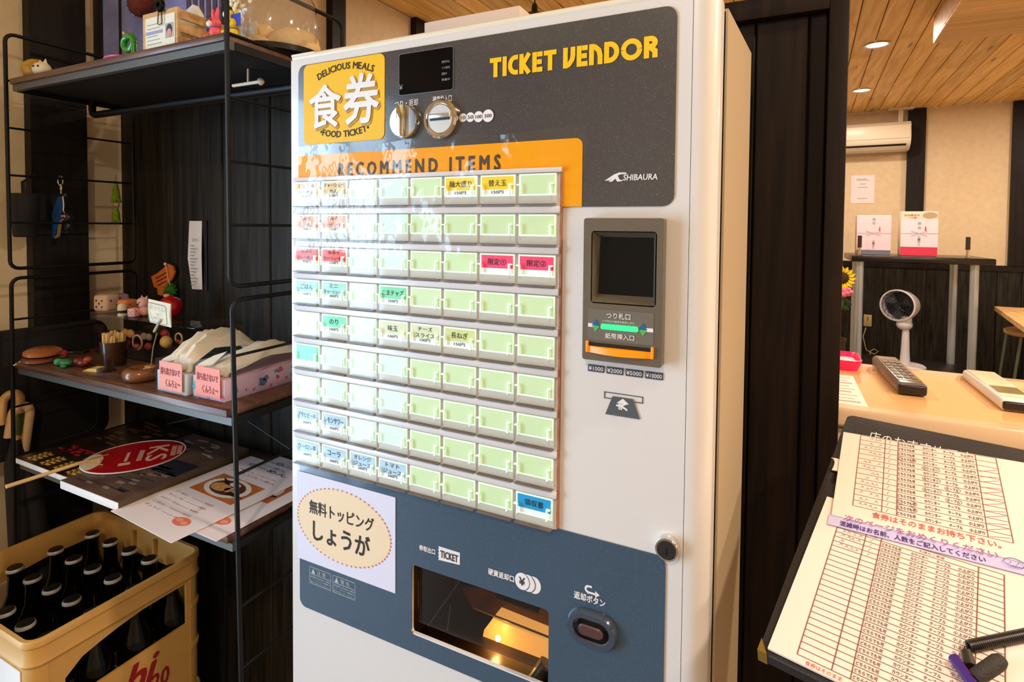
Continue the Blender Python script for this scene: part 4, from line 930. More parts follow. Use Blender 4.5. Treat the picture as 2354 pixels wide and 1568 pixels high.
part('chain', MB().tube([Q(145, 452), Q(147, 470), Q(146, 485), Q(152, 496)], .0022, 6), M['steel'], t)
mc = Q(155, 500); f = part('mascot', MB().ell(mc, (.0135, .010, .0125), 14, 9).ell(mc + Vector((.001, 0, -.022)), (.010, .008, .013), 12, 8).ell(mc + Vector((-.006, -.004, -.037)), (.007, .007, .004), 10, 6).ell(mc + Vector((.010, -.004, -.037)), (.007, .007, .004), 10, 6), C_(20, 24, 44, .4), t)
part('mascot_face', MB().ell(mc + Vector((-.005, -.009, .003)), (.0035, .002, .004), 10, 6).ell(mc + Vector((.005, -.009, .003)), (.0035, .002, .004), 10, 6).ell(mc + Vector((0, -.010, -.005)), (.007, .0015, .0015), 10, 6), C_(200, 150, 150), f)
t = thing('green_tassel', 'yellow-green crocheted charm with a pale bead hanging from ladder rung', 'charm', (onY(268, 505, .89).x, .89, onY(268, 505, .89).z))
Q = lambda px, py: onY(px, py, .89)
for nm, (a, b, ra, rb_) in (('tuft', (416, 460, .003, .011)), ('tuft', (478, 508, .006, .010))):
    p, q = Q(266, a), Q(267, b); m = MB().lathe([(ra, 0), ((ra + rb_) / 1.7, (p - q).length * .5), (rb_, (p - q).length)], p, q - p, 14)
    for i in range(26):
        an = i * 2.4; m.lathe([(.0018, 0), (.0006, .012)], q + Vector((rb_ * .8 * math.cos(an), rb_ * .8 * math.sin(an), .004)), (math.cos(an) * .4, math.sin(an) * .4, -1), 5)
    part(nm, m, mat('lime_yarn', S(124, 150, 24), .9, noise=.25, nscale=150), t)
part('bead', MB().ell(Q(268, 470), .0075, 12, 8), C_(206, 170, 120), t)
part('cord', MB().cyl(Q(266, 402), Q(267, 480), .0012, 6), C_(120, 140, 40), t)
# white notice strip and orange charm on the partition
p0, p1 = onY(436, 508, PB - .003), onY(468, 508, PB - .003); z1_, z0_ = p0.z, onY(440, 664, PB - .003).z; xa_, xb_ = p0.x, p1.x
t = thing('notice_strip', 'narrow white printed notice pinned to the dark partition', 'notice', ((xa_ + xb_) / 2, PB - .003, z0_))
part('strip_paper', MB().prism([(xa_, PB - .004, z1_), (xa_ + .004, PB - .012, z0_ + .08), (xa_ + .012, PB - .006, z0_), (xb_ - .004, PB - .006, z0_ + .001), (xb_, PB - .010, z0_ + .09), (xb_ - .006, PB - .004, z1_)], (0, .0012, 0)), M['paper'], t, smooth=False)
lm = MB(); wd = xb_ - xa_
for k in range(13): lm.box(xa_ + .30 * wd, xa_ + (.55 + .2 * ((k * 7) % 3) / 2) * wd, PB - .0135, PB - .0125, z0_ + .012 + k * .0085, z0_ + .0135 + k * .0085)
fit(lm, '割大入り', (xa_ + .45 * wd, PB - .0136, z0_ + .125), VX, VZ, .40 * wd, .009)
part('lettering', lm, C_(120, 116, 116), t, smooth=False)
part('strip_backing', MB().box(xb_ - .004, xb_ + .012, PB - .003, PB - .0005, z0_ - .002, z1_ + .002), M['black'], t)
Q = lambda px, py, dy=.012: onY(px, py, PB - dy)
t = thing('fish_charm', 'orange fish-shaped charm pinned to the dark partition', 'charm', Q(370, 680))
part('fish', MB().prism([Q(347, 636), Q(362, 628), Q(376, 616), Q(384, 606), Q(396, 612), Q(401, 626), Q(396, 640), Q(384, 655), Q(378, 672), Q(372, 680), Q(362, 677), Q(361, 662), Q(354, 660)], (0, .005, 0)), mat('orange_felt', S(214, 110, 38), .8, noise=.2, nscale=60), t)
sm = MB()
for q in ((358, 640, 384, 625), (360, 648, 386, 634), (362, 656, 382, 646)): sm.tube([Q(q[0], q[1], .0135), Q(q[2], q[3], .0135)], .0012, 5)
part('stitch', sm, C_(110, 40, 16), t)
part('pin', MB().ell(Q(380, 607, .016), .004, 10, 7).cyl(Q(380, 607, .016), Q(380, 607, -.002), .001, 6), M['wprint'], t)
t = thing('green_pompom', 'shaggy green charm hanging below the orange fish charm', 'charm', Q(391, 688))
random.seed(9); c = Q(392, 669, .014); m = MB().ell(c, (.014, .009, .016), 12, 8)
for i in range(70):
    a, b = random.uniform(0, 6.28), math.acos(random.uniform(-1, 1)); d = Vector((math.sin(b) * math.cos(a), math.sin(b) * math.sin(a), math.cos(b))); m.lathe([(.003, 0), (.0005, .009)], c + Vector((d.x * .012, d.y * .008, d.z * .014)), d, 5)
part('pompom', m, mat('green_yarn', S(44, 110, 16), .9, noise=.3, nscale=120), t)
part('cord', MB().tube([Q(381, 608, .014), Q(386, 640, .018), Q(391, 655, .016)], .0012, 6), C_(226, 190, 160), t)

# ------------------------------------------------------------------ middle board
def mid(px, py): return onZ(px, py, MS)
# leather coin purse with string
p = mid(92, 832)
t = thing('coin_purse', 'brown round two-layer coin purse with a white string tail', 'purse', p)
part('purse_half', MB().lathe([(.026, 0), (.034, .004), (.034, .010), (.028, .013), (0, .014)], p, (.05, 0, 1), 28), mat('brown_leather', S(120, 66, 38), .35, noise=.3, nscale=50, coat=.3), t)
part('purse_half', MB().lathe([(.028, 0), (.036, .003), (.036, .009), (.028, .014), (0, .015)], p + Vector((.003, .004, .0165)), (.06, -.03, 1), 28), mat('tan_leather', S(168, 96, 56), .35, noise=.2, nscale=40, coat=.3), t)
e0, e1 = mid(30, 852), p + Vector((-.030, -.004, .012))
e0 = Vector((SX0 + .012, SY0 + .004, MS + .003))
part('string', MB().tube([e1, e1.lerp(e0, .5) + Vector((0, 0, .004)), e0, e0 + Vector((-.008, -.012, -.010))], .0016, 6).tube([e1, e1.lerp(e0, .4) + Vector((.004, -.006, .001)), e0 + Vector((.004, -.003, .0))], .0014, 6), C_(232, 214, 176), t)
# little beans and figures
def blob(name, label, cat, px, py, parts_, group=None):
    p = mid(px, py); t = thing(name, label, cat, p, group)
    for nm, c, r, col in parts_: part(nm, MB().ell(p + Vector(c), r, 14, 9), col, t)
blob('frog_figurine', 'small green frog figurine lying on the middle board', 'figurine', 150, 842, [('body', (0, 0, .0085), (.021, .012, .0085), C_(44, 120, 70, .4)), ('head', (-.019, -.004, .0085), (.0095, .009, .0082), C_(60, 160, 110, .4)), ('leg', (.014, -.010, .004), (.010, .005, .004), C_(44, 120, 70, .4))])
blob('fruit_figurine', 'small red and white mushroom-like figurine behind the green frog', 'figurine', 142, 822, [('cap', (0, 0, .010), (.012, .011, .009), C_(196, 60, 50, .4)), ('base', (0, 0, .004), (.009, .008, .004), C_(226, 200, 180, .5))])
blob('seed_pod', 'glossy dark red bean-shaped toy on the middle board', 'toy', 190, 843, [('body', (0, 0, .010), (.019, .012, .010), C_(112, 34, 26, .3)), ('knob', (.014, .004, .017), (.009, .009, .0075), C_(150, 60, 44, .3)), ('knob', (-.012, -.003, .012), (.010, .009, .0085), C_(98, 30, 24, .3))])
p = mid(176, 812); t = solo('badge_case', MB().box(-.024, .024, -.012, .012, 0, .007, bevel=.002, mtx=Matrix.Translation(p) @ Matrix.Rotation(.5, 4, 'Z')), C_(42, 34, 26, .25), 'flat dark rectangular case lying behind the figurines', 'case')
# cup of sticks on a flat yellow packet
p = mid(262, 838); zc_ = .0
t = thing('stick_cup', 'brown plastic cup crowded with short wooden sticks', 'cup', p)
top_z = onY(258, 783, p.y).z; hc = top_z - MS
part('cup_body', MB().lathe([(.0235, 0), (.0245, .002), (.0275, hc), (.0262, hc), (.0235, .004), (0, .004)], p, (0, 0, 1), 28), C_(62, 34, 22, .25, coat=.4), t)
random.seed(21); k = 0
for i in range(30):
    a = random.uniform(0, 6.28); r = .022 * math.sqrt(random.random()); q = p + Vector((r * math.cos(a), r * math.sin(a), .005)); h = hc + random.uniform(.004, .016)
    part('stick', MB().box(-.0034, .0034, -.0018, .0018, 0, h, mtx=Matrix.Translation(q) @ Matrix.Rotation(a, 4, 'Z') @ Matrix.Rotation(random.uniform(-.04, .04), 4, 'X')), C_(224, 186, 124, .6), t, smooth=False)
p = mid(228, 853); t = thing('sweet_packet', 'small clear and yellow sweet packet lying before the stick cup', 'packet', p)
mt_ = Matrix.Translation(p) @ Matrix.Rotation(.35, 4, 'Z')
part('wrapper', MB().rings([[mt_ @ Vector((x, y * w, .0005 + (z + 1) * .0035 * h)) for y, z in ((-1, -1), (1, -1), (1, 1), (-1, 1))] for x, w, h in ((-.030, .010, .1), (-.024, .007, .6), (-.015, .0115, 1), (.004, .0115, 1))]), C_(236, 206, 110, .3), t)
part('wrapper_end', MB().rings([[mt_ @ Vector((x, y * w, .0005 + (z + 1) * .0035 * h)) for y, z in ((-1, -1), (1, -1), (1, 1), (-1, 1))] for x, w, h in ((.0042, .0112, 1), (.022, .0125, .9), (.034, .010, .2))]), M['smoke'], t)
# card clip with wooden ring base
p = mid(328, 873); p.z = MS
t = thing('card_stand', 'ivory price card on a wire clip with round wooden base', 'card stand', p)
part('base', MB().rings([[p + Vector(((.024 + .0125 * math.cos(b)) * math.cos(a), (.024 + .0125 * math.cos(b)) * math.sin(a), .0135 + .0135 * math.sin(b))) for a in [i * math.pi / 14 for i in range(28)]] for b in [j * math.pi / 6 for j in range(12)]], False, True).lathe([(.013, .001), (.013, .010), (0, .010)], p, (0, 0, 1), 16), mat('turned_wood', S(124, 72, 36), .3, noise=.2, nscale=30, coat=.5), t)
cy_ = p.y; Q = lambda px, py, dy=0: onY(px, py, cy_ + dy)
w0 = p + Vector((.014, .008, .022))
part('notch', MB().box(w0.x - .012, w0.x + .008, w0.y - .006, w0.y + .006, MS + .020, MS + .0285, bevel=.001), C_(206, 150, 86), t)
part('wire', MB().tube([w0, Q(352, 800, .008), Q(361, 765, .008)], .0013, 6), C_(190, 186, 170, .3, metal=.8), t)
part('clip', MB().tube([Q(355, 762, .004), Q(369, 735, -.004)], [.0030, .0022], 8), C_(200, 196, 180, .4, metal=.3), t)
ca, cb_, cc, cdd = Q(341, 687), Q(392, 699), Q(393, 753), Q(345, 741)
cardp = part('price_card', MB().prism([ca, cb_, cb_.lerp(cc, .5) + Vector((.002, -.004, 0)), cc, cdd, ca.lerp(cdd, .5) + Vector((.003, -.004, 0))], (0, .0012, 0)), M['card'], t, smooth=False)
ex = (cb_ - ca).normalized(); ez = (ca - cdd).normalized(); wq = (cb_ - ca).length; hq = (ca - cdd).length; oq = cdd + Vector((0, -.0062, 0))
tm = MB(); fit(tm, '《ヘアゴム》', oq + ex * wq * .13 + ez * hq * .62, ex, ez, wq * .76, hq * .17); fit(tm, '1個', oq + ex * wq * .42 + ez * hq * .42, ex, ez, wq * .16, hq * .10); fit(tm, 'ご自由にどうぞ', oq + ex * wq * .2 + ez * hq * .26, ex, ez, wq * .58, hq * .09)
part('lettering', tm, C_(150, 146, 110), cardp, smooth=False)
bm_ = MB(); rp = [oq + ex * x + ez * z for x, z in rrect(wq * .09, wq * .92, hq * .10, hq * .90, hq * .1, 4)]
part('border_print', bm_.tube(rp, .0006, 4, True), C_(120, 112, 80), cardp)
# acrylic case of hair ties
f0 = onZ(218, 812, MS); yf = f0.y if .70 < f0.y < .86 else .80
yf = .775; xa_, xb_ = onY(216, 780, yf).x, onY(448, 780, yf).x; hz = onY(330, 741, yf).z - MS; yb = .895
t = thing('acrylic_case', 'low clear acrylic display case full of hair ties', 'display case', ((xa_ + xb_) / 2, yf + .06, MS))
cm = MB()
for q in ((xa_, xb_, yf, yf + .002, 0, hz), (xa_, xb_, yb - .002, yb, 0, hz), (xa_, xa_ + .002, yf + .002, yb - .002, 0, hz), (xb_ - .002, xb_, yf + .002, yb - .002, 0, hz), (xa_ + .002, xb_ - .002, yf + .002, yb - .002, 0, .002)): cm.box(q[0], q[1], q[2], q[3], MS + q[4], MS + q[5])
part('case_body', cm, M['acrylic'], t, smooth=False)
part('case_lid', MB().box(xa_ - .002, xb_ + .002, yf - .002, yb, MS + hz + .0002, MS + hz + .0030, bevel=.0008), M['acrylic'], t)
part('case_liner', MB().box(xa_ + .003, xb_ - .003, yf + .003, yb - .003, MS + .0022, MS + .0035), C_(26, 20, 24, .8), t)
zt_ = MS + .0038
def hair(label, px, py, col, kind, s=1.0, dy=.03):
    p = onY(px, py, yf + dy); p.z = max(p.z, zt_ + .012 * s); t = thing('hair_tie', label, 'hair tie', (p.x, p.y, p.z - .012 * s), 'hair ties in the acrylic case')
    if kind == 'ball':
        part('ornament', MB().ell(p, (.015 * s, .010 * s, .0125 * s), 14, 9), col, t); part('band', MB().tube([(p.x + .012 * s * math.cos(a), p.y + .004 + .006 * math.sin(a), p.z - .009 * s) for a in [i * math.pi / 8 for i in range(16)]], .0016, 6, True), C_(60, 24, 24), t)
    elif kind == 'loop':
        part('band', MB().tube([(p.x + .018 * s * math.cos(a), p.y, p.z + .017 * s * math.sin(a)) for a in [i * math.pi / 12 for i in range(24)]], .0022, 8, True), col, t); part('ornament', MB().ell((p.x, p.y - .001, p.z - .010 * s), (.010 * s, .006, .007 * s), 12, 8), C_(190, 70, 50, .4), t)
    elif kind == 'scrunchie':
        m = MB().rings([[Vector((p.x, p.y, p.z)) + Vector(((.011 + (.006 + .0015 * math.sin(a * 9)) * math.cos(b)) * math.cos(a), (.006 + .003 * math.cos(b)) * math.sin(a), (.008 + .0015 * math.sin(a * 7)) * math.sin(b))) * s for b in [j * math.pi / 5 for j in range(10)]] for a in [i * math.pi / 18 for i in range(36)]], False, True); part('fabric', m, col, t)
    elif kind == 'bow':
        for sg in (-1, 1): part('loop', MB().ell((p.x + sg * .011 * s, p.y, p.z + .002), (.011 * s, .006 * s, .009 * s), 12, 8, mtx=Matrix.Rotation(sg * .4, 3, 'Y')), col, t)
        part('knot', MB().ell((p.x, p.y - .003, p.z), (.005 * s, .005 * s, .006 * s), 10, 7), col, t)
hair('dark red scrunchie at the wall end of the acrylic case', 238, 770, C_(72, 22, 26, .8), 'scrunchie', 1.1, .07)
hair('rust-coloured scrunchie behind the stick cup in the acrylic case', 268, 766, C_(140, 66, 40, .8), 'scrunchie', .9, .06)
hair('golden bear-eared hair tie beside the stick cup', 294, 768, C_(222, 160, 80, .6), 'bow', 1.2, .045)
hair('crimson ball hair tie under the golden one in the acrylic case', 292, 790, C_(150, 40, 44, .4), 'ball', .75, .02)
hair('pale pink hoop hair tie with a red bead in the acrylic case', 316, 787, C_(232, 180, 160, .5), 'loop', 1.0, .015)
hair('beige ribbon hair tie behind the card wire', 337, 776, C_(170, 140, 110, .7), 'bow', 1.0, .055)
hair('raspberry pink ball hair tie near the card wire', 341, 797, C_(170, 60, 66, .4), 'ball', .75, .02)
hair('red cherry hair tie behind the yellow ball', 379, 767, C_(176, 30, 40, .4), 'ball', .85, .07)
hair('large yellow ball hair tie beside the tissue box', 382, 786, C_(226, 168, 62, .45), 'ball', 1.15, .025)
hair('cream and dark hair tie at the partition end of the case', 411, 778, C_(226, 196, 130, .6), 'loop', .7, .05)
# on the case lid
ZL_ = MS + hz + .0032
def lid(px, y): return Vector((onY(px, 715, y).x, y, ZL_))
def die(label, px, y, s, m1, rot):
    p = lid(px, y); t = thing('dice_cushion', label, 'cushion', p, 'dice cushions on the case'); mt_ = Matrix.Translation(p + Vector((0, 0, s))) @ Matrix.Rotation(rot, 4, 'Z')
    part('cube_body', MB().box(-s, s, -s, s, -s, s, bevel=s * .38, seg=3, mtx=mt_), m1, t)
    m = MB()
    for q in ((-.4, -1, .35), (.4, -1, .35), (0, -1, .0), (-.4, -1, -.4), (.4, -1, -.4), (1, -.4, .3), (1, .4, -.3), (-1, 0, 0)):
        a = Vector([v * s for v in q]); m.ell(mt_ @ a, (s * .10, s * .10, s * .13), 8, 6)
    part('pip', m, C_(66, 34, 30, .5), t)
die('cream plush die at the wall end of the case lid', 246, .82, .0215, C_(240, 204, 182, .8), .25)
die('lavender plush die between the cream and orange ones', 273, .855, .0200, C_(176, 140, 176, .8), -.2)
die('orange plush die beside the dark-capped jar', 294, .825, .0175, C_(232, 140, 84, .8), .1)
die('small pale pink plush die beside the red ball', 308, .80, .0105, C_(246, 190, 190, .8), .3)
p = lid(333, .82); t = thing('pig_figurine', 'round pale pink pig figurine behind the price card', 'figurine', p)
part('body', MB().ell(p + Vector((0, 0, .013)), (.015, .013, .013), 14, 9), C_(232, 170, 150, .6), t)
h = part('head', MB().ell(p + Vector((-.002, -.003, .033)), (.0155, .013, .0135), 14, 9).lathe([(.004, 0), (0, .008)], p + Vector((-.010, 0, .043)), (-.3, 0, 1), 8).lathe([(.004, 0), (0, .008)], p + Vector((.007, 0, .043)), (.3, 0, 1), 8), C_(244, 186, 180, .6), t)
part('eye', MB().ell(p + Vector((-.008, -.0145, .035)), .0016, 8, 5).ell(p + Vector((.004, -.0155, .035)), .0016, 8, 5).ell(p + Vector((-.002, -.016, .030)), (.004, .002, .003), 8, 5), M['ink'], h)
p = lid(281, .793); t = thing('small_jar', 'tiny glass jar with white cap and dark band on the case lid', 'jar', p)
part('glass', MB().lathe([(.009, 0), (.010, .002), (.010, .007), (0, .0075)], p, (0, 0, 1), 16), M['acwhite'], t); part('band', MB().lathe([(.0102, 0), (.0102, .007), (0, .0072)], p + Vector((0, 0, .0072)), (0, 0, 1), 16), C_(40, 26, 26, .3), t)
part('cap', MB().lathe([(.0105, 0), (.0095, .012), (.006, .016), (0, .017)], p + Vector((0, 0, .0144)), (0, 0, 1), 16), C_(236, 214, 180, .5), t)
p = lid(392, .835); t = thing('red_ball', 'shiny red round ornament with pale star behind the price card', 'ornament', p)
part('ball', MB().ell(p + Vector((0, 0, .0265)), (.0285, .0255, .0265), 20, 12), C_(178, 14, 20, .25, coat=.5), t)
st = MB(); c = p + Vector((.004, -.0268, .032)); st.prism([c + Vector(((.008 if i % 2 == 0 else .0035) * math.sin(i * math.pi / 5), .003 * (i % 2), (.008 if i % 2 == 0 else .0035) * math.cos(i * math.pi / 5))) for i in range(10)], (0, .002, 0))
part('star', st, C_(240, 200, 150), t)
part('top_knot', MB().ell(p + Vector((-.008, -.004, .053)), (.009, .007, .005), 10, 6), C_(224, 160, 130), t)
# two tissue boxes in acrylic covers
def tissue_box(label, px, py, x_off, print_m, seed, notecol, spots):
    a = mid(px, py); L_, W_, H_ = .225, .088, .040
    x0 = a.x + x_off; y0 = max(a.y, SY0 + .006)
    t = thing('tissue_box', label, 'tissue box', (x0 + W_ / 2, y0 + L_ / 2, MS), 'tissue boxes on the middle board')
    part('carton', MB().box(x0, x0 + W_, y0, y0 + L_, MS, MS + H_, bevel=.001), print_m, t)
    cm = MB(); hc = .062; o = .0015
    for q in ((x0 - o, x0 + W_ + o, y0 - o - .0015, y0 - o, 0, hc), (x0 - o, x0 + W_ + o, y0 + L_ + o, y0 + L_ + o + .0015, 0, hc), (x0 - o - .0015, x0 - o, y0 - o, y0 + L_ + o, 0, hc), (x0 + W_ + o, x0 + W_ + o + .0015, y0 - o, y0 + L_ + o, 0, hc)): cm.box(q[0], q[1], q[2], q[3], MS + q[4], MS + q[5])
    part('acrylic_cover', cm, M['acrylic'], t, smooth=False)
    random.seed(seed); tm = MB(); N_ = 16; rows = []
    hpk = .066 if not spots else .044
    prof_ = ((.05, .02), (.08, .45), (.16, .78), (.28, .98), (.36, 1.0), (.48, .97), (.60, .88), (.72, .60), (.80, .25), (.83, .02)) if not spots else ((.06, .02), (.09, .40), (.22, .62), (.36, .85), (.50, 1), (.64, .95), (.78, .72), (.90, .35), (.94, .02))
    for j, (fy, hz_) in enumerate(prof_):
        rows.append([(x0 + W_ * (.06 + .88 * i / N_) + random.uniform(-.001, .001), y0 + L_ * fy + random.uniform(-.006, .006), MS + H_ + .0008 + hpk * hz_ * math.sin(math.pi * (.08 + .84 * i / N_)) ** .45 * (1 + .07 * math.sin(i * 1.3 + j * 1.9) + random.uniform(-.04, .04))) for i in range(N_ + 1)])
    vs = [v for r in rows for v in r]; tm.raw(vs, [(j * (N_ + 1) + i, j * (N_ + 1) + i + 1, (j + 1) * (N_ + 1) + i + 1, (j + 1) * (N_ + 1) + i) for j in range(len(rows) - 1) for i in range(N_)])
    tip = Vector((x0 + W_ * .2, y0 + L_ * .12, MS + H_ + .030))
    tm.prism([tip, tip + Vector((.030, .006, .010)), tip + Vector((.018, -.012, -.010)), tip + Vector((-.006, -.030, -.016)), tip + Vector((-.012, -.022, -.012))], (0, .003, .002))
    part('tissue', tm, mat('tissue_paper', S(240, 230, 214), .85, noise=.03, nscale=30, bump=.5, bscale=60), t)
    nt_ = part('sticky_note', MB().box(x0 + .16 * W_, x0 + .93 * W_, y0 - .0046, y0 - .0036, MS + .006, MS + .060), C_(*notecol, .6), t, label='salmon pink handwritten note', smooth=False)
    tx = MB(); fit(tx, '持ち出さないで', (x0 + .21 * W_, y0 - .0049, MS + .035), VX, VZ, .66 * W_, .0140, .02); fit(tx, 'くんろぇ〜', (x0 + .38 * W_, y0 - .0049, MS + .013), VX, VZ, .50 * W_, .014, .02)
    part('lettering', tx, C_(150, 60, 50), nt_, smooth=False)
    if spots:
        for col, lst in spots.items():
            m = MB()
            for f_, u, v, r in lst:
                for k in range(1):
                    pts = [(r * (1 + .35 * math.sin(3 * a + u * 40)) * math.cos(a), r * (1 + .25 * math.cos(2 * a + v * 30)) * math.sin(a)) for a in [i * math.pi / 8 for i in range(16)]]
                    if f_ == 's': m.poly([(x0 + W_ + .0003, y0 + L_ * u + q[0], MS + H_ * v + q[1]) for q in pts])
                    else: m.poly([(x0 + W_ * u + q[0], y0 - .0003, MS + H_ * v + q[1]) for q in pts])
            part('pattern_print', m, C_(*col), t, smooth=False)
    return t
random.seed(4)
sp = {(70, 190, 204): [('s', .10, .45, .006), ('s', .72, .45, .011), ('s', .5, .8, .004), ('f', .08, .5, .008)], (110, 120, 176): [('s', .36, .45, .009), ('s', .40, .60, .006), ('s', .93, .8, .006), ('f', .5, .08, .004)],
      (232, 92, 160): [('s', .55, .82, .007), ('s', .75, .32, .005), ('s', .28, .2, .003), ('s', .45, .15, .003), ('s', .62, .3, .003), ('s', .85, .62, .003), ('f', .95, .15, .005)], (200, 60, 110): [('s', .2, .3, .002), ('s', .52, .48, .004), ('s', .68, .78, .002)]}
tissue_box('plain white tissue box in acrylic cover, nearer the price card', 362, 896, 0, C_(226, 234, 236, .6), 31, (246, 160, 146), None)
tissue_box('pink animal-patterned tissue box in acrylic cover beside the ticket machine', 441, 909, .004, C_(244, 206, 226, .6), 47, (248, 150, 136), sp)

# ------------------------------------------------------------------ behind and under the shelf, at the wall
y0 = .18; y1 = .80; mt_ = ROOM
za, zb = onRX(20, 1035).z, onRX(55, 748).z
out = rrect(y0, y1, .80, zb, .035, 5)
t = thing('black_bag', 'large flat black bag hanging against the cream wall behind the wire shelf', 'bag', ROOM @ Vector((XL + .05, .5, .80)))
part('bag_body', MB().rings([[ROOM @ Vector((XL + d, .49 + (y - .49) * k, .955 + (z - .955) * k)) for y, z in out] for d, k in ((.037, .96), (.041, 1), (.056, 1), (.064, .95))]), C_(20, 18, 18, .8, bump=.2, bscale=300), t)
part('bag_seam', MB().tube([ROOM @ Vector((XL + .0645, .49 + (y - .49) * .9, .955 + (z - .955) * .88)) for y, z in out], .0018, 5, True), C_(34, 30, 30, .8), t)
# two crook-handled canes leaning against the ladder
def cane(label, px0, py0, px1, py1, y, r, col, band):
    a = onX(px1, py1, y); b = onX(px0, py0, y); t = thing('umbrella', label, 'umbrella', (a.x, a.y, .0), 'crook handles at the wall'); d = (b - a).normalized()
    b2 = b - d * .028; hook = [b2 + d * (.020 * math.sin(s)) + Vector((-.25, -.97, 0)) * (.016 * (1 - math.cos(s))) for s in [i * math.pi / 8 for i in range(9)]]
    hook.append(hook[-1] - d * .05)
    part('handle', MB().tube([a] + hook, r, 12), col, t)
    foot = a + (a - b).normalized() * (a.z - .02) / max(.2, abs((a - b).normalized().z))
    foot = Vector((a.x + .005, a.y + (.01 if band else .09), .0))
    part('furled_canopy', MB().lathe([(.004, 0), (.018, .25), (.024, (a - foot).length - .06), (.010, (a - foot).length)], foot, a - foot, 12), C_(30, 30, 34, .8), t)
    if band: part('grip_band', MB().tube([a.lerp(b2, .12), a.lerp(b2, .45), a.lerp(b2, .68)], r * 1.08, 12), band, t, label='green wound band')
cane('umbrella with a bamboo-coloured crook handle and green band', 50, 893, 37, 1010, -1.645, .0095, mat('cane_wood', S(206, 160, 104), .4, noise=.1, nscale=40), mat('green_band', S(70, 84, 40), .7, noise=.3, nscale=120))
cane('umbrella with a plain pale wooden crook handle', 72, 922, 56, 1036, -1.640, .0105, mat('cane_pale', S(222, 184, 140), .45, noise=.05, nscale=40), None)

# ------------------------------------------------------------------ lower board: magazines, fan, menus
def low(px, py, dz=0): return onZ(px, py, LS + dz)
TM = .016
def magazine(label, a, b, th, depth, cover, pr):
    p, q = low(*a, th), low(*b, th); x0, x1 = p.x, q.x; yf = (p.y + q.y) / 2
    t = thing('magazine', label, 'magazine', ((x0 + x1) / 2, yf + depth / 2, LS), 'magazines on the lower board')
    part('page_block', MB().box(x0, x1, yf, yf + depth, LS + .0002, LS + th - .0008, bevel=.001), M['paper'], t)
    part('cover', MB().box(x0 - .0005, x1 + .001, yf + .001, yf + depth + .001, LS + th - .0007, LS + th + .0003), cover, t, smooth=False)
    part('spine', MB().box(x1 + .0003, x1 + .0013, yf + .001, yf + depth, LS + .0002, LS + th - .0008), C_(92, 76, 54), t, smooth=False)
    for col, rects in pr:
        m = MB()
        for u0, u1, v0, v1 in rects: m.box(x0 + (x1 - x0) * u0, x0 + (x1 - x0) * u1, yf + depth * v0, yf + depth * v1, LS + th + .0004, LS + th + .0007)
        part('cover_print', m, col, t, smooth=False)
    return x0, x1, yf
random.seed(13)
def bits(u0, u1, v0, v1, n, w, h): return [(u, min(u + random.uniform(.4, 1) * w, u1), v, min(v + random.uniform(.4, 1) * h, v1)) for u, v in [(random.uniform(u0, u1 - w * .5), random.uniform(v0, v1 - h * .5)) for _ in range(n)]]
gold = [(u, u + .15, v, v + .022) for u in (.10, .34, .58, .80) for v in (.04, .075, .11, .145)] + [(u + .05, u + .075, .03, .18) for u in (.10, .34, .58, .80)]
mag1 = magazine('dark food magazine with gold and red title, lying at the wall end', (48, 1049), (151, 1106), .012, .285, mat('magazine_cover_dark', S(48, 34, 26), .25, noise=.5, nscale=30), [(C_(206, 162, 76), gold), (C_(190, 24, 44), bits(.08, .6, .22, .36, 16, .10, .03)), (C_(150, 40, 70), [(u, u + .03, .22, .42) for u in (.62, .72, .82, .92)]), (C_(112, 82, 44), bits(.1, .95, .45, .95, 24, .2, .03))])
mag2 = magazine('thick grey-brown magazine under the red fan, nearer the menus', (154, 1099), (254, 1163), .017, .285, mat('magazine_cover_grey', S(96, 74, 64), .3, noise=.4, nscale=22), [(C_(60, 48, 52), bits(.05, .95, .05, .5, 26, .3, .02)), (C_(150, 122, 112), bits(.1, .9, .05, .5, 14, .12, .03)), (C_(34, 32, 44), [(.55, .95, .40, .60)]), (C_(190, 160, 148), bits(.1, .9, .72, .95, 18, .18, .012))])
# round paper fan
ZF = .0188
bp_, tp_, hp_ = low(186, 1068, ZF), low(427, 1032, ZF), low(14, 1119, ZF + .003)
ax_ = (tp_ - bp_); L_ = ax_.length; ax_.normalize(); pr_ = Vector((ax_.y, -ax_.x, 0)); c_ = (bp_ + tp_) / 2; fr = low(300, 1083, ZF) ; b_ = max(.075, min(.125, abs((fr - c_).dot(pr_)) + .004))
t = thing('hand_fan', 'round red paper hand fan with white letters on the magazines', 'fan', (c_.x, c_.y, LS + ZF - .001))
el = lambda k, z, n=40: [c_ + ax_ * (L_ / 2 * k * math.cos(i * 2 * math.pi / n)) + pr_ * (b_ * k * math.sin(i * 2 * math.pi / n)) + Vector((0, 0, z)) for i in range(n)]
fanl = part('fan_leaf', MB().prism(el(1, .0), (0, 0, .0015)), mat('red_fan_paper', S(186, 12, 24), .35, noise=.08, nscale=20), t)
part('rim', MB().tube(el(1, .001), .0016, 6, True), M['paper'], t)
part('white_heart', MB().prism([c_ - ax_ * L_ * .49 + ax_ * (L_ * .15 * (1 - math.cos(s)) * .62) + pr_ * (b_ * .50 * math.sin(s)) + Vector((0, 0, .0016)) for s in [i * 2 * math.pi / 20 for i in range(20)]], (0, 0, .0006)), C_(236, 214, 176, .6), t)
hd = (hp_ - bp_); part('handle', MB().tube([bp_ + ax_ * .035 + Vector((0, 0, .004)), bp_ + Vector((0, 0, .004)), hp_], [.0028, .0038, .0042], 8), C_(226, 190, 130, .5), t)
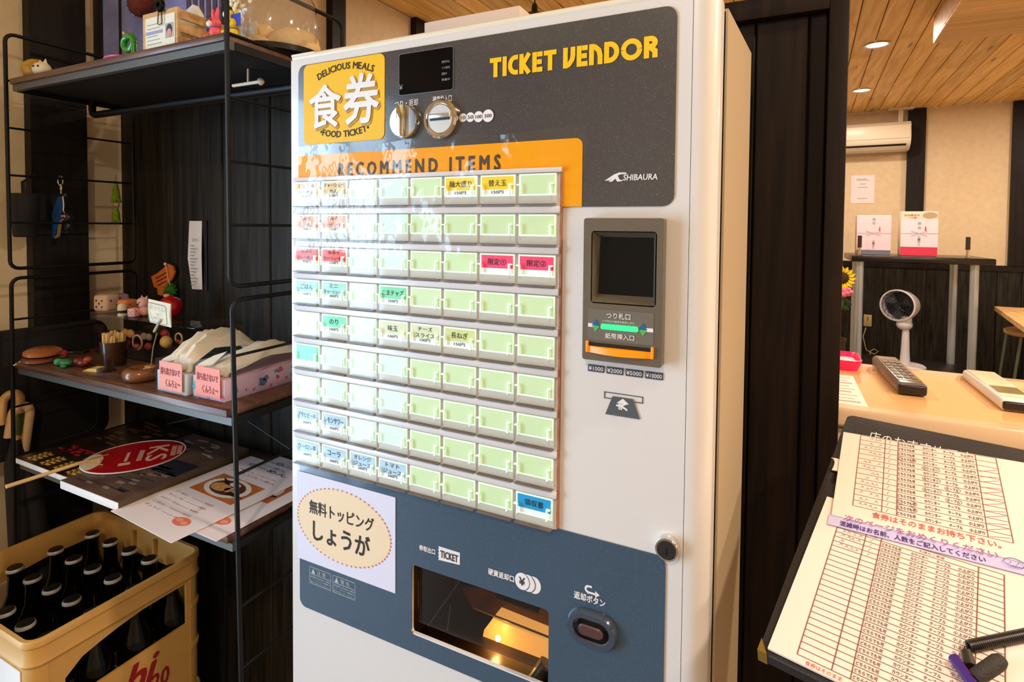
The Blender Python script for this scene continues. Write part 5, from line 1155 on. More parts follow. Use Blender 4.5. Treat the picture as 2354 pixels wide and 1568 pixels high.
for s in (-1, 1): part('rib', MB().tube([bp_ + Vector((0, 0, .004)), bp_ + ax_ * .020 + pr_ * s * .018 + Vector((0, 0, .004)), bp_ + ax_ * .045 + pr_ * s * .030 + Vector((0, 0, .003))], .0012, 5), C_(200, 160, 100, .5), t)
fx = MB(); o_ = c_ + Vector((0, 0, .0019))
fit(fx, 'KS', o_ + ax_ * (.12 * L_) - pr_ * (.46 * b_), pr_, ax_, 1.0 * b_, .20 * L_, .03)
for k, (w, h, off) in enumerate(((.70, .05, .36), (.62, .045, .42))): fit(fx, 'らーめん', o_ + ax_ * (off * L_) - pr_ * (w / 2 * b_), pr_, ax_, w * b_, h * L_) if False else None
for off, w, n_ in ((.355, .62, 7), (.415, .52, 6), (.03, .66, 8)):
    for i in range(n_):
        q = o_ + ax_ * (off * L_) + pr_ * (b_ * w * (i / (n_ - 1) - .5)); fx.raw([q, q + pr_ * .006, q + pr_ * .006 + ax_ * .010, q + ax_ * .010], [(0, 1, 2, 3)])
q = o_ - ax_ * (.09 * L_) - pr_ * (b_ * .30); fx.raw([q, q + pr_ * b_ * .62, q + pr_ * b_ * .62 + ax_ * .006, q + ax_ * .006], [(0, 1, 2, 3)]); q = o_ - ax_ * (.13 * L_) + pr_ * (b_ * .40); fx.raw([q, q + pr_ * .014, q + pr_ * .014 + ax_ * .022, q + ax_ * .022], [(0, 1, 2, 3)])
part('lettering', fx, C_(244, 190, 170, .6), fanl, smooth=False)
# menu flyers
def flyer(label, a, b, dz, title, seed, full=True, rot=0):
    p, q = low(*a, dz), low(*b, dz); r = (q - p).normalized(); w = .205; 
    if rot: r = Matrix.Rotation(rot, 3, 'Z') @ r
    p = q - r * w; u = Vector((-r.y, r.x, 0)); h = w * 1.414
    t = thing('menu_flyer', label, 'flyer', (p.x + r.x * w / 2 + u.x * h / 2, p.y + r.y * w / 2 + u.y * h / 2, LS + dz - .0012), 'menu flyers on the lower board')
    P = lambda x, y, z=0: p + r * (x * w) + u * (y * h) + Vector((0, 0, z))
    sh = part('sheet', MB().prism([P(0, 0, -.001), P(1, 0, -.001), P(1, 1, -.001), P(0, 1, -.001)], (0, 0, .001)), C_(238, 224, 228, .6), t, smooth=False)
    ph = part('food_photo', MB().prism([P(.16, .44), P(.84, .44), P(.84, .70), P(.16, .70)], (0, 0, .0003)), mat('wooden_tray_photo', S(196, 110, 52), .5, noise=.15, nscale=30), t, smooth=False)
    circ = lambda cx, cy, rx, ry, z, n=24: [P(cx + rx * math.cos(i * 2 * math.pi / n), cy + ry * math.sin(i * 2 * math.pi / n), z) for i in range(n)]
    part('photo_print', MB().poly(circ(.50, .575, .30, .118, .0005)), C_(238, 226, 220, .5), ph, smooth=False)
    part('photo_print', MB().poly(circ(.50, .575, .23, .090, .0007)), C_(92, 54, 30, .5), ph, smooth=False)
    part('photo_print', MB().poly(circ(.42, .56, .13, .050, .0009)).poly(circ(.58, .56, .08, .034, .0009)), mat('noodle_print', S(214, 150, 90), .5, noise=.35, nscale=120), ph, smooth=False)
    part('photo_print', MB().poly(circ(.52, .625, .08, .024, .0010)), C_(226, 224, 226, .5), ph, smooth=False)
    part('photo_print', MB().poly([P(.26, .66, .0011), P(.42, .63, .0011), P(.48, .60, .0011), P(.40, .60, .0011)]).poly([P(.60, .55, .0011), P(.82, .53, .0011), P(.80, .515, .0011), P(.58, .51, .0011)]), C_(36, 32, 26, .5), ph, smooth=False)
    part('photo_print', MB().poly(circ(.74, .16, .105, .042, .0004)), C_(232, 120, 96, .5), t, smooth=False)
    part('photo_print', MB().poly(circ(.70, .165, .045, .018, .0006)).poly(circ(.79, .155, .04, .018, .0006)), C_(240, 160, 136, .5), t, smooth=False)
    tx = MB(); random.seed(seed)
    for k in range(5):
        fit(tx, ('らーめん', 'チャーシューめん', 'みそらーめん', 'ごはん', 'ぎょうざ')[k], P(.12, .36 - .05 * k, .0004), r, u, w * (.20 + .05 * (k % 3)), h * .020)
        fit(tx, ('820円', '1100円', '900円', '150円', '350円')[k], P(.60, .36 - .05 * k, .0004), r, u, w * .12, h * .018)
        tx.raw([P(.40, .366 - .05 * k, .0004), P(.58, .366 - .05 * k, .0004), P(.58, .3685 - .05 * k, .0004), P(.40, .3685 - .05 * k, .0004)], [(0, 1, 2, 3)])
    part('lettering', tx, C_(130, 110, 112, .6), t, smooth=False)
    tr_ = MB(); fit(tr_, 'おいしいらーめん', P(.14, .76, .0004), r, u, w * .72, h * .024); fit(tr_, '無料トッピング', P(.20, .805, .0004), r, u, w * .60, h * .018)
    part('lettering', tr_, C_(170, 66, 90, .6), t, smooth=False)
    tb = MB(); fit(tb, title, P(.18, .88, .0004), r, u, w * .62, h * .040, .01); fit(tb, 'らーめん', P(.30, .935, .0004), r, u, w * .4, h * .025)
    part('lettering', tb, C_(40, 60, 96, .6), t, smooth=False)
flyer('menu flyer with bowl photograph, undermost and nearest the ticket machine', (430, 1215), (497, 1244), .0030, 'らーめん', 2)
flyer('menu flyer with bowl photograph, topmost and overhanging the crate', (258, 1176), (394, 1248), .0056, 'らーめん', 3)

# ------------------------------------------------------------------ beer crates
KX0, KX1, KY0, KY1, KZ0, KZ1 = -1.605, -1.190, .487, .826, .3115, .620
def crate(name, label, dz, full):
    t = thing(name, label, 'crate', ((KX0 + KX1) / 2, (KY0 + KY1) / 2, KZ0 + dz), 'stacked beer crates')
    def ring(off, z, r=.032, n=6): return [Vector((x, y, z + dz)) for x, y in rrect(KX0 + off, KX1 - off, KY0 + off, KY1 - off, max(.004, r - off), n)]
    part('rim', MB().rings([ring(.0, KZ1 - .003), ring(.002, KZ1), ring(.009, KZ1), ring(.011, KZ1 - .004), ring(.012, KZ1 - .052), ring(.004, KZ1 - .052), ring(.0005, KZ1 - .046), ring(.0035, KZ1 - .040), ring(.0035, KZ1 - .016), ring(.0, KZ1 - .012)], False, True), M['crate'], t)
    x1 = KX1 - .006
    def wall_yz(x, th):                                  # side face with its arched hand opening
        ya, yb, z0, z1 = KY0 + .060, KY1 - .043, .468 + dz, .566 + dz
        arch = [(ya, z0), (yb, z0), (yb, z1 - .004)] + [(yb + (ya - yb) * f, z1 - .004 - .030 * max(0, f - .35) ** 1.6 / .5) for f in (.2, .4, .6, .75, .88)] + [(ya, z1 - .048)]
        return MB().holed([(x, KY0 + .034, KZ0 + dz), (x, KY1 - .034, KZ0 + dz), (x, KY1 - .034, KZ1 - .05 + dz), (x, KY0 + .034, KZ1 - .05 + dz)], [[(x, p, q) for p, q in arch]], (-th, 0, 0))
    side = part('side_panel', wall_yz(x1, .006), M['crate'], t)
    part('side_panel', wall_yz(KX0 + .012, .006), M['crate'], t)
    for y in (KY0 + .012, KY1 - .006):
        ha = [(KX0 + .09, .50 + dz), (KX1 - .09, .50 + dz), (KX1 - .11, .552 + dz), (KX0 + .11, .552 + dz)]
        part('end_panel', MB().holed([(KX0 + .034, y, KZ0 + dz), (KX1 - .034, y, KZ0 + dz), (KX1 - .034, y, KZ1 - .05 + dz), (KX0 + .034, y, KZ1 - .05 + dz)], [[(p, y, q) for p, q in ha]], (0, -.006, 0)), M['crate'], t)
    for cx, cy, a0 in ((KX0 + .034, KY0 + .034, 180), (KX1 - .034, KY0 + .034, 270), (KX1 - .034, KY1 - .034, 0), (KX0 + .034, KY1 - .034, 90)):
        P = lambda r, z: [Vector((cx + r * math.cos(math.radians(a0 + 15 * i)), cy + r * math.sin(math.radians(a0 + 15 * i)), z + dz)) for i in range(7)]
        m = MB()
        for z0, z1, r in ((KZ0, KZ1 - .05, .029), (KZ1 - .120, KZ1 - .110, .0325), (KZ1 - .215, KZ1 - .205, .0325)): m.rings([P(r - .006, z0) + P(r, z0)[::-1], P(r - .006, z1) + P(r, z1)[::-1]])
        part('corner_post', m, M['crate'], t)
    part('bottom', MB().box(KX0 + .012, KX1 - .012, KY0 + .012, KY1 - .012, KZ0 + dz, KZ0 + .008 + dz), M['crate'], t)
    dv = MB()
    for i in range(1, 5): x = -1.3975 + .079 * (i - 2.5); dv.box(x - .001, x + .001, KY0 + .0125, KY1 - .0125, KZ0 + .010 + dz, KZ0 + .135 + dz)
    for j in range(1, 4): y = .6565 + .079 * (j - 2); dv.box(KX0 + .0125, KX1 - .0125, y - .001, y + .001, KZ0 + .010 + dz, KZ0 + .135 + dz)
    part('divider_grid', dv, M['crate'], t)
    part('inner_rib', MB().box(KX0 + .16, KX0 + .166, KY1 - .020, KY1 - .0125, KZ1 - .16 + dz, KZ1 - .012 + dz).box(KX0 + .245, KX0 + .251, KY1 - .020, KY1 - .0125, KZ1 - .16 + dz, KZ1 - .012 + dz), M['crate'], t)
    if full:
        lg = MB(); yd = Vector((0, 1, 0)); e = onX(364, 1492, x1); x_ = x1 + .0008
        hh = .060; wv = .205
        fit(lg, 'Asahi', Vector((x_, e.y - wv, e.z - hh)), yd, VZ, wv, hh, .035, .92, .32)
        e2 = onX(388, 1527, x1); fit(lg, 'A 20', Vector((x_, e2.y - .080, e2.z - .037)), yd, VZ, .080, .037, .03, 1, .12)
        part('lettering', lg, C_(150, 24, 26, .5), side, label='dark red crate lettering', smooth=False)
        part('white_sheet', MB().box(KX0 + .05, KX1 - .036, KY0 + .0035, KY0 + .0052, .345, KZ1 - .060), M['paper'], t, label='white sheet on the end of the crate')
    return t
crate('bottle_crate', 'empty mustard-yellow crate standing on the floor under the full one', -.3105, False)
crate('bottle_crate', 'mustard-yellow beer crate full of brown bottles beside the shelf', 0, True)
bt = None
names = {0: 'row against the wire shelf', 1: 'second row from the shelf', 2: 'third row from the shelf', 3: 'row away from the shelf'}
ords = ['first', 'second', 'third', 'fourth', 'fifth']
bm_b = MB().lathe([(.030, 0), (.0345, .004), (.0345, .155), (.032, .172), (.020, .198), (.0150, .215), (.0135, .255), (.0145, .257), (.0145, .266), (.012, .268)], (0, 0, 0), (0, 0, 1), 20).mesh('glass', M['bottle'])
fl = []
for r_, z_ in ((.0145, .2655), (.0162, .2645), (.0164, .2670), (.0150, .2712)):
    fl.append([Vector((r_ * (1 + (.03 if k % 2 and z_ < .268 else 0)) * math.cos(k * math.pi / 21), r_ * (1 + (.03 if k % 2 and z_ < .268 else 0)) * math.sin(k * math.pi / 21), z_)) for k in range(42)])
bm_c = MB().rings(fl).mesh('crown_cap', M['crown'])
bm_t = MB().lathe([(.0148, .2713), (.0138, .2722), (0, .2726)], (0, 0, 0), (0, 0, 1), 20).mesh('cap_top', M['crowntop'])
for j in range(4):
    for i in range(5):
        x, y = -1.3975 + .079 * (i - 2), .6565 + .079 * (1.5 - j)
        tall = 0
        t = thing('beer_bottle', 'dark brown bottle with silver-edged crown cap, %s, %s from the wall' % (names[j], ords[i]), 'bottle', (x, y, KZ0 + .0082), 'brown bottles in the crate')
        for n_, me in (('glass', bm_b), ('crown_cap', bm_c), ('cap_top', bm_t)): link(n_, me, t)

# white flat box and lamp seen over the machine
x0, x1 = onY(995, 66, .80).x, onY(1210, 40, .80).x; zb = ZT + .0005; z1 = onY(1010, 61, .80).z
solo('flat_carton', MB().box(x0, x1, .775, .93, zb, z1, bevel=.001), C_(226, 206, 194, .6), 'flat pinkish white carton lying on top of the ticket machine', 'carton')
p = onY(1229, 27, 1.85); t = thing('pendant_lamp', 'small black pendant lamp hanging from the pine ceiling', 'lamp', (p.x, p.y, p.z - .075))
part('shade', MB().lathe([(.095, -.075), (.060, -.03), (.030, -.008), (.012, .0), (.010, .022), (.006, .030), (0, .030)], p, (0, 0, 1), 28), M['black'], t)
part('cord', MB().cyl(p + Vector((0, 0, .028)), (p.x, p.y, ZC - .012), .0028, 8), M['black'], t)
part('ceiling_rose', MB().lathe([(.03, 0), (.03, .012), (0, .012)], (p.x, p.y, ZC - .0125), (0, 0, 1), 20), M['black'], t)
for px, py, lb in ((2016, 102, 'round recessed ceiling lamp nearer the pine soffit'), (1981, 207, 'round recessed ceiling lamp over the air conditioner side')):
    p = onZ(px, py, ZC); t = thing('ceiling_lamp', lb, 'ceiling lamp', (p.x, p.y, ZC - .006), 'recessed ceiling lamps')
    part('trim_ring', MB().lathe([(.052, 0), (.060, -.0005), (.064, -.004), (.060, -.006), (.052, -.005)], (p.x, p.y, ZC - .0005), (0, 0, 1), 32, False), M['steel'], t)
    part('diffuser', MB().lathe([(.051, 0), (.051, -.002), (0, -.002)], (p.x, p.y, ZC - .001), (0, 0, 1), 28), mat('lamp_diffuser', S(255, 240, 214), .4, emit=3, ecol=(1, .8, .55, 1)), t)

# ================================================================== WAITING LIST STAND
_d = ray(1928, 1205); BO = Vector(CAMP + _d / np.linalg.norm(_d) * .85)
BR = Vector((math.cos(math.radians(15)), -math.sin(math.radians(15)), 0)); _t = math.radians(16)
BU = Vector((math.sin(math.radians(15)) * math.cos(_t), math.cos(math.radians(15)) * math.cos(_t), math.sin(_t))); BN = BR.cross(BU)
K = .85 / .62
def bp(x, y, h=0): return BO + BR * (x * K) + BU * (y * K) + BN * h
def onB(px, py, h=0): return hit(px, py, BO + BN * h, BN)
t = thing('list_stand', 'black leather-covered sloping stand holding the waiting list', 'stand', (bp(.10, .02).x, bp(.10, .02).y, 0))
bx0_, bx1_, by0_, by1_ = -.0235, .235, -.1500, .1805
out = [(x, y) for x, y in rrect(bx0_, bx1_, by0_, by1_, .006, 4)]
bd = part('board', MB().rings([[bp(bx0_ + (x - bx0_) * k + (1 - k) * .1, y * k, h) for x, y in out] for h, k in ((-.014, .99), (-.012, 1), (-.0025, 1), (-.0012, .994))]), M['leather'], t)
c_ = bp(.105, .015, -.014)
part('pole', MB().cyl((c_.x, c_.y, .02), (c_.x, c_.y, c_.z - .004), .018, 16), M['black'], t)
part('base_plate', MB().lathe([(.17, 0), (.17, .008), (.16, .014), (.03, .022), (0, .022)], (c_.x, c_.y, 0), (0, 0, 1), 36), M['black'], t)
part('bracket', MB().box(-.06, .06, -.05, .05, -.012, 0, bevel=.002, mtx=Matrix.Translation(c_) @ Matrix((tuple(BR) + (0,), tuple(BU) + (0,), tuple(BN) + (0,), (0, 0, 0, 1))).transposed()), M['black'], t)
part('corner_guard', MB().prism([bp(bx0_ - .0004, by0_ - .0004, -.013), bp(bx0_ + .006, by0_ - .0004, -.013), bp(bx0_ - .0004, by0_ + .010, -.013)], BN * .0135), C_(150, 120, 50, .35, metal=.6), t)
tx = MB(); fit(tx, '店のおすすめです', bp(.002, .1370, -.0007), BR, BU, .085 * K, .0185 * K, .0)
part('lettering', tx, M['wprint'], bd, smooth=False)
PAP = C_(240, 214, 200, .7)
def table(mb_l, mb_t, mb_g, P, X, Yd, w, h, rows, hdr, cols, names_, marks, s0):
    """ruled list: P = lower left corner"""
    lw = .0007
    def bar(a, b, wd): d = (b - a).normalized(); n_ = Vector(d.cross(BN)) * wd / 2; mb_l.raw([a - n_, b - n_, b + n_, a + n_], [(0, 1, 2, 3)])
    for k in range(rows + 1): bar(P + Yd * (h * k / rows), P + Yd * (h * k / rows) + X * w, lw)
    for c in cols: bar(P + X * (c * w), P + X * (c * w) + Yd * h, lw * 1.4)
    rh = h / rows; random.seed(s0)
    for k in range(rows - hdr):
        y = rh * k
        for s, a, b in (('どちらでも可', .305, .425), ('カウンター', .485, .585), ('テーブル', .635, .715), ('小上がり', .755, .845)):
            fit(mb_t, s, P + X * (a * w) + Yd * (y + rh * .20), X, Yd, (b - a) * w, rh * .52, .012)
        kk = rows - hdr - 1 - k
        if kk < names_:
            for q in range(4):
                a = P + X * (w * (.03 + .035 * q + random.uniform(0, .01))) + Yd * (y + rh * random.uniform(.25, .45))
                if random.random() < .85:
                    bpts = [a, a + X * .004 + Yd * random.uniform(.001, .004), a + X * .002 + Yd * .004, a + X * .005 + Yd * random.uniform(-.001, .002)]
                    for e, f in zip(bpts, bpts[1:]):
                        d = f - e
                        if d.length > 1e-5: n_ = d.normalized().cross(BN) * .00022; mb_g.raw([e - n_, f - n_, f + n_, e + n_], [(0, 1, 2, 3)])
            a = P + X * (w * .23) + Yd * (y + rh * .2); e = a + X * .002 + Yd * (rh * .6); n_ = (e - a).normalized().cross(BN) * .0003; mb_g.raw([a - n_, e - n_, e + n_, a + n_], [(0, 1, 2, 3)])
        if kk in marks:
            a0, a1 = {0: (.295, .435), 1: (.475, .600), 2: (.625, .728)}[marks[kk]]; cc = P + X * (w * (a0 + a1) / 2) + Yd * (y + rh * .5)
            mb_g.tube([cc + X * ((a1 - a0) / 2 * w * math.cos(i * math.pi / 9)) + Yd * (rh * .5 * math.sin(i * math.pi / 9)) for i in range(18)], .00028, 4, True)
# lower sheet
t = thing('waiting_list', 'long ruled waiting list sheet lying on the sloping black stand', 'paper', bp(.05, -.06, 0))
sx0_, sx1_ = -.0180, .1355; PT = .0022
sh = part('sheet', MB().prism([bp(sx0_, -.1462, -.0006), bp(sx1_, -.1462, -.0006), bp(sx1_, .03, -.0006), bp(sx0_ + .003, .03, -.0006)], BN * PT), PAP, t, smooth=False)
ml, mt2, mg = MB(), MB(), MB(); h_ = PT - .0002
P0 = bp(0, -.1405, h_); table(ml, mt2, mg, P0, BR, BU, .1095 * K, .1405 * K, 25, 1, (0, .195, .295, .865, 1), 4, {}, 5)
fit(mt2, 'お名前（カタカナ）', bp(.002, -.0043, h_), BR, BU, .017 * K, .0028 * K); fit(mt2, '人数', bp(.0245, -.0043, h_), BR, BU, .005 * K, .0028 * K); fit(mt2, 'お席のご希望', bp(.058, -.0043, h_), BR, BU, .016 * K, .0028 * K)
part('ruling', ml, C_(130, 84, 70, .7), sh, smooth=False); part('lettering', mt2, C_(70, 46, 42, .7), sh, smooth=False); part('handwriting', mg, C_(150, 130, 130, .7), sh, smooth=False)
rt = MB(); fit(rt, '食券はそのまま', bp(.006, -.1455, h_), BR, BU, .022 * K, .0035 * K); part('lettering', rt, M['red'], sh, smooth=False)
# turned-over upper sheet, a little askew and lifted
ca, sa = math.cos(math.radians(5.5)), math.sin(math.radians(5.5)); UX = BR * ca + BU * sa; UY = BU * ca - BR * sa
t = thing('waiting_list', 'filled-in waiting list page turned up over the sheet below', 'paper', bp(.05, .07, .003))
def up(x, y, h=0): return bp(-.0065, .0055, .0045) + UX * (x * K) + UY * (y * K) + BN * h
N_ = 14; vs = []
m = MB(); fs_ = []
for j in range(N_ + 1):
    y = .1325 * j / N_; lift = .004 * math.sin(math.pi * j / N_)
    for i in range(5): vs.append(up(.152 * i / 4 - .002 * math.sin(math.pi * j / N_) * (i == 0), y, lift * 0))
fs_ = [(j * 5 + i, j * 5 + i + 1, (j + 1) * 5 + i + 1, (j + 1) * 5 + i) for j in range(N_) for i in range(4)]
m.raw(vs, fs_); 
sh = part('sheet', MB().prism([up(0, 0, -.0012), up(.152, 0, -.0012), up(.152, .1325, -.0012), up(-.001, .1325, -.0012)], BN * .0012), PAP, t, smooth=False); m.bm.free()
ml, mt2, mg = MB(), MB(), MB()
table(ml, mt2, mg, up(.0150, .0185, .0003), UX, UY, .1090 * K, .1130 * K, 14, 0, (0, .20, .30, .86, 1), 14, {3: 0, 4: 1, 6: 1, 7: 2, 8: 1, 9: 2, 11: 0, 12: 0}, 8)
part('ruling', ml, C_(136, 90, 74, .7), sh, smooth=False); part('lettering', mt2, C_(80, 54, 50, .7), sh, smooth=False); part('handwriting', mg, C_(140, 116, 120, .7), sh, smooth=False)
pm_ = MB()
for k in range(12):
    a = up(.0150 + .1090 * .87, .0200 + .0078 * k, .0004); e = up(.0150 + .1090 * .99, .0235 + .0078 * k + (.003 if k % 2 else 0), .0004); d = (e - a).normalized().cross(BN) * .0003; pm_.raw([a - d, e - d, e + d, a + d], [(0, 1, 2, 3)])
part('handwriting', pm_, C_(196, 90, 120, .7), sh, smooth=False)
rt = MB(); fit(rt, '食券はそのままお持ち下さい。', up(.0300, .0085, .0004), UX, UY, .0860 * K, .0078 * K, .008)
part('lettering', rt, C_(240, 96, 80, .6), sh, smooth=False)
part('curled_page', MB().rings([[up(-.0085 + .004 * math.sin(s), .055 + .03 * math.cos(s / 2), -.0028), up(.03, .055 + .03 * math.cos(s / 2), -.0028), up(.03, .055 + .03 * math.cos(s / 2), -.0018), up(-.0085 + .004 * math.sin(s), .055 + .03 * math.cos(s / 2), -.0018)] for s in [i * .35 for i in range(8)]]), PAP, t)
bnd = part('note_band', MB().prism([up(-.002, -.0120, -.0016), up(.1515, -.0120, -.0016), up(.1515, .0010, -.0016), up(-.002, .0010, -.0016)], BN * .0003), C_(196, 186, 222, .6), t, label='lavender strip with purple writing', smooth=False)
pt_ = MB(); fit(pt_, '混雑時はお名前、人数をご記入してください', up(.0070, -.0103, -.0010), UX, UY, .0980 * K, .0062 * K, .012)
part('lettering', pt_, M['purple'], bnd, smooth=False)
pk_ = MB(); fit(pk_, '次のページをおめくりください', up(.0100, -.0030, .0002), UX, UY, .1030 * K, .0070 * K, .006)
part('lettering', pk_, C_(170, 84, 170, .6), bnd, smooth=False)
dd = MB(); fc = up(.122, -.0035, .0004)
dd.tube([fc + UX * (.0085 * math.cos(i * math.pi / 10)) + UY * (.0062 * math.sin(i * math.pi / 10)) for i in range(20)], .0003, 4, True)
for q in (-.003, .003): dd.tube([fc + UX * q + UY * .001, fc + UX * q - UY * .0008], .0004, 4)
dd.tube([fc + UX * (-.004 + .008 * i / 6) - UY * (.0045 + .0012 * (i % 2)) for i in range(7)], .0003, 4)
part('handwriting', dd, C_(90, 90, 150, .6), bnd, smooth=False)
# pen with its coil cord
PB_ = .0052
t = thing('tethered_pen', 'purple pen with black cap and coiled black cord on the waiting list', 'pen', onB(2232, 1535, PB_))
a, b = onB(2192, 1512, .006), onB(2250, 1592, .006); part('barrel', MB().tube([a, b], .0046, 12), C_(62, 30, 112, .25, coat=.4), t, label='translucent purple barrel')
part('ferrule', MB().tube([onB(2222, 1500, .0066), onB(2232, 1532, .0066)], .0042, 10), C_(44, 34, 24, .5), t)
part('cap', MB().tube([onB(2238, 1560, .0068), onB(2246, 1555, .0068), onB(2296, 1521, .0068), onB(2303, 1516, .0068)], [.0045, .0062, .0064, .0050], 14), mat('ribbed_rubber', S(40, 32, 26), .7, bump=.6, bscale=600), t)
p0, p1 = onB(2228, 1486, .0062), onB(2420, 1446, .0062); axd = (p1 - p0).normalized(); s1 = axd.cross(BN); pts = []
nt_ = 40
for i in range(nt_ * 10): 
    a = i * 2 * math.pi / 10; pts.append(p0 + axd * ((p1 - p0).length * i / (nt_ * 10)) + (s1 * math.cos(a) + BN * math.sin(a)) * .0040)
part('coil_cord', MB().tube(pts, .0013, 5), C_(34, 26, 24, .35), t)
part('cord_loop', MB().tube([onB(2228, 1486, .006), onB(2219, 1490, .006), onB(2217, 1500, .006), onB(2224, 1505, .006), onB(2228, 1500, .0062)], .0012, 6), C_(34, 26, 24, .35), t)

# ================================================================== COUNTER AND WHAT LIES ON IT
CZ = .95; fy = onZ(1935, 938, CZ).y; by = onZ(1945, 832, CZ).y; cx0 = -.12; cx1 = 1.35; cxs = cx1
t = thing('counter_cabinet', 'cream cabinet with glossy peach-coloured shallow tray top behind the stand', 'counter', ((cx0 + cx1) / 2, (fy + by) / 2, 0))
part('body', MB().box(cx0 + .02, cx1 - .02, fy + .03, by - .02, .06, CZ - .045, bevel=.003), M['cabwhite'], t)
part('plinth', MB().box(cx0 + .05, cx1 - .05, fy + .07, by - .04, 0, .06), M['black'], t)
for a, b in ((cx0 + .03, .55), (.56, cx1 - .03)):
    dw = part('drawer', MB().box(a, b, fy + .018, fy + .0298, CZ - .20, CZ - .056, bevel=.003), M['cabwhite'], t)
    part('handle', MB().box((a + b) / 2 - .06, (a + b) / 2 + .06, fy + .006, fy + .0178, CZ - .12, CZ - .108, bevel=.002), M['steel'], dw)
    part('door', MB().box(a, b, fy + .018, fy + .0298, .08, CZ - .205, bevel=.003), M['cabwhite'], t)
def tray_top(a, b):
    rs = []
    for o, z in ((.004, -.045), (0, -.040), (0, -.006), (.004, 0), (.040, 0), (.050, -.010), (.058, -.0105)):
        rs.append([Vector((x, y, CZ + z)) for x, y in rrect(a + o, b - o, fy + o, by - o, max(.03 - o * .4, .006), 5)])
    return MB().rings(rs)
part('tray_floor', MB().box(cx0 + .052, cxs - .054, fy + .052, by - .052, CZ - .0104, CZ - .0101), mat('peach_tray_floor', S(252, 196, 132), .14, coat=.4), t, smooth=False)
part('tray_top', tray_top(cx0, cx1), M['counter'], t)
CT = CZ - .0100
def ctr(px, py, dz=0): return onZ(px, py, CT + dz)
def handset(name, label, cat, fl, fr_, bl, h, body, top_m, keys, end_m, screen=False):
    a, b, c = ctr(*fl), ctr(*fr_), ctr(*bl); ex = (b - a); w = ex.length; ex.normalize(); ey = Vector((-ex.y, ex.x, 0)); L = (c - a).dot(ey)
    mt_ = Matrix((tuple(ex) + (0,), tuple(ey) + (0,), (0, 0, 1, 0), (0, 0, 0, 1))).transposed(); mt_.translation = a
    t = thing(name, label, cat, a + ex * w / 2 + ey * L / 2)
    part('case', MB().box(0, w, .004, L, .0004, h, bevel=min(.010, h * .32), seg=3, mtx=mt_), body, t)
    part('end_cap', MB().box(.0035, w - .0035, -.0005, .012, .004, h - .0045, bevel=.005, seg=3, mtx=mt_), end_m, t)
    part('face_plate', MB().box(w * .10, w * .90, L * .10, L * .97, h + .0002, h + .0012, bevel=.0004, mtx=mt_), top_m, t)
    if keys:
        for r_ in range(keys[0]):
            for c_ in range(keys[1]):
                part('key', MB().box(w * (.16 + .70 * c_ / keys[1]), w * (.16 + .70 * (c_ + .8) / keys[1]), L * (keys[2] + (keys[3] - keys[2]) * r_ / keys[0]), L * (keys[2] + (keys[3] - keys[2]) * (r_ + .62) / keys[0]), h + .0014, h + .0030, bevel=.0006, seg=1, mtx=mt_), C_(74, 60, 52, .4), t)
    if screen: part('screen', MB().box(w * .14, w * .86, L * screen[0], L * screen[1], h + .0013, h + .0018, mtx=mt_), screen[2], t)
    return t
handset('remote_control', 'black keyed handset lying on the peach-coloured counter', 'remote control', (2062, 908), (2135, 916), (2035, 843), .034, C_(104, 98, 94, .3), C_(150, 122, 86, .3), (6, 3, .14, .80), C_(30, 20, 20, .35), (.82, .93, C_(120, 100, 74, .3)))
handset('phone_handset', 'white handset with black end beside the keyed handset on the counter', 'phone', (2302, 946), (2402, 958), (2222, 872), .030, C_(236, 234, 236, .25), C_(244, 226, 190, .3), None, C_(34, 20, 22, .35), (.20, .42, C_(150, 132, 92, .2)))
p0, p1, p2 = ctr(1984, 858), ctr(1900, 850), ctr(1970, 828)
t = thing('pink_tray', 'bright pink plastic tray holding receipts on the counter', 'tray', (p0.x - .09, p0.y + .07, CT))
X0_, X1_, Y0_, Y1_ = p0.x - .19, p0.x, p0.y, p0.y + .15
part('tray_body', MB().rings([[Vector((x, y, CT + z)) for x, y in rrect(X0_ + o, X1_ - o, Y0_ + o, Y1_ - o, .02, 4)] for o, z in ((.010, .0005), (.004, .020), (0, .034), (.004, .035), (.008, .030), (.014, .012))]), C_(246, 40, 110, .35), t)
t2 = solo('receipt', MB().box(-.07, .07, -.05, .05, 0, .006, mtx=Matrix.Translation(((X0_ + X1_) / 2 + .02, (Y0_ + Y1_) / 2, CT + .013)) @ Matrix.Rotation(.2, 4, 'Z')), C_(250, 214, 216, .7), 'pile of pale receipts inside the pink tray', 'receipts')
q0, q1 = ctr(1975, 934), ctr(1950, 864)
t = thing('price_leaflet', 'pale printed leaflet taped flat to the counter by the screen wall', 'leaflet', (q0.x - .06, (q0.y + q1.y) / 2, CT))
X1_ = q1.x + .012; X0_ = X1_ - .14; Y0_ = max(q0.y, fy + .06); Y1_ = q1.y
lf = part('sheet', MB().box(X0_, X1_, Y0_, Y1_, CT + .0003, CT + .0009), C_(250, 226, 208, .5), t, smooth=False)
lm = MB(); random.seed(2)
for k in range(9):
    y = Y0_ + (Y1_ - Y0_) * (.08 + .1 * k); lm.box(X1_ - .075 + .008 * (k % 3), X1_ - .012 - .010 * (k % 2), y, y + .006 + .006 * (k % 3 == 0), CT + .0010, CT + .0012)
part('lettering', lm, C_(190, 150, 140, .6), lf, smooth=False)

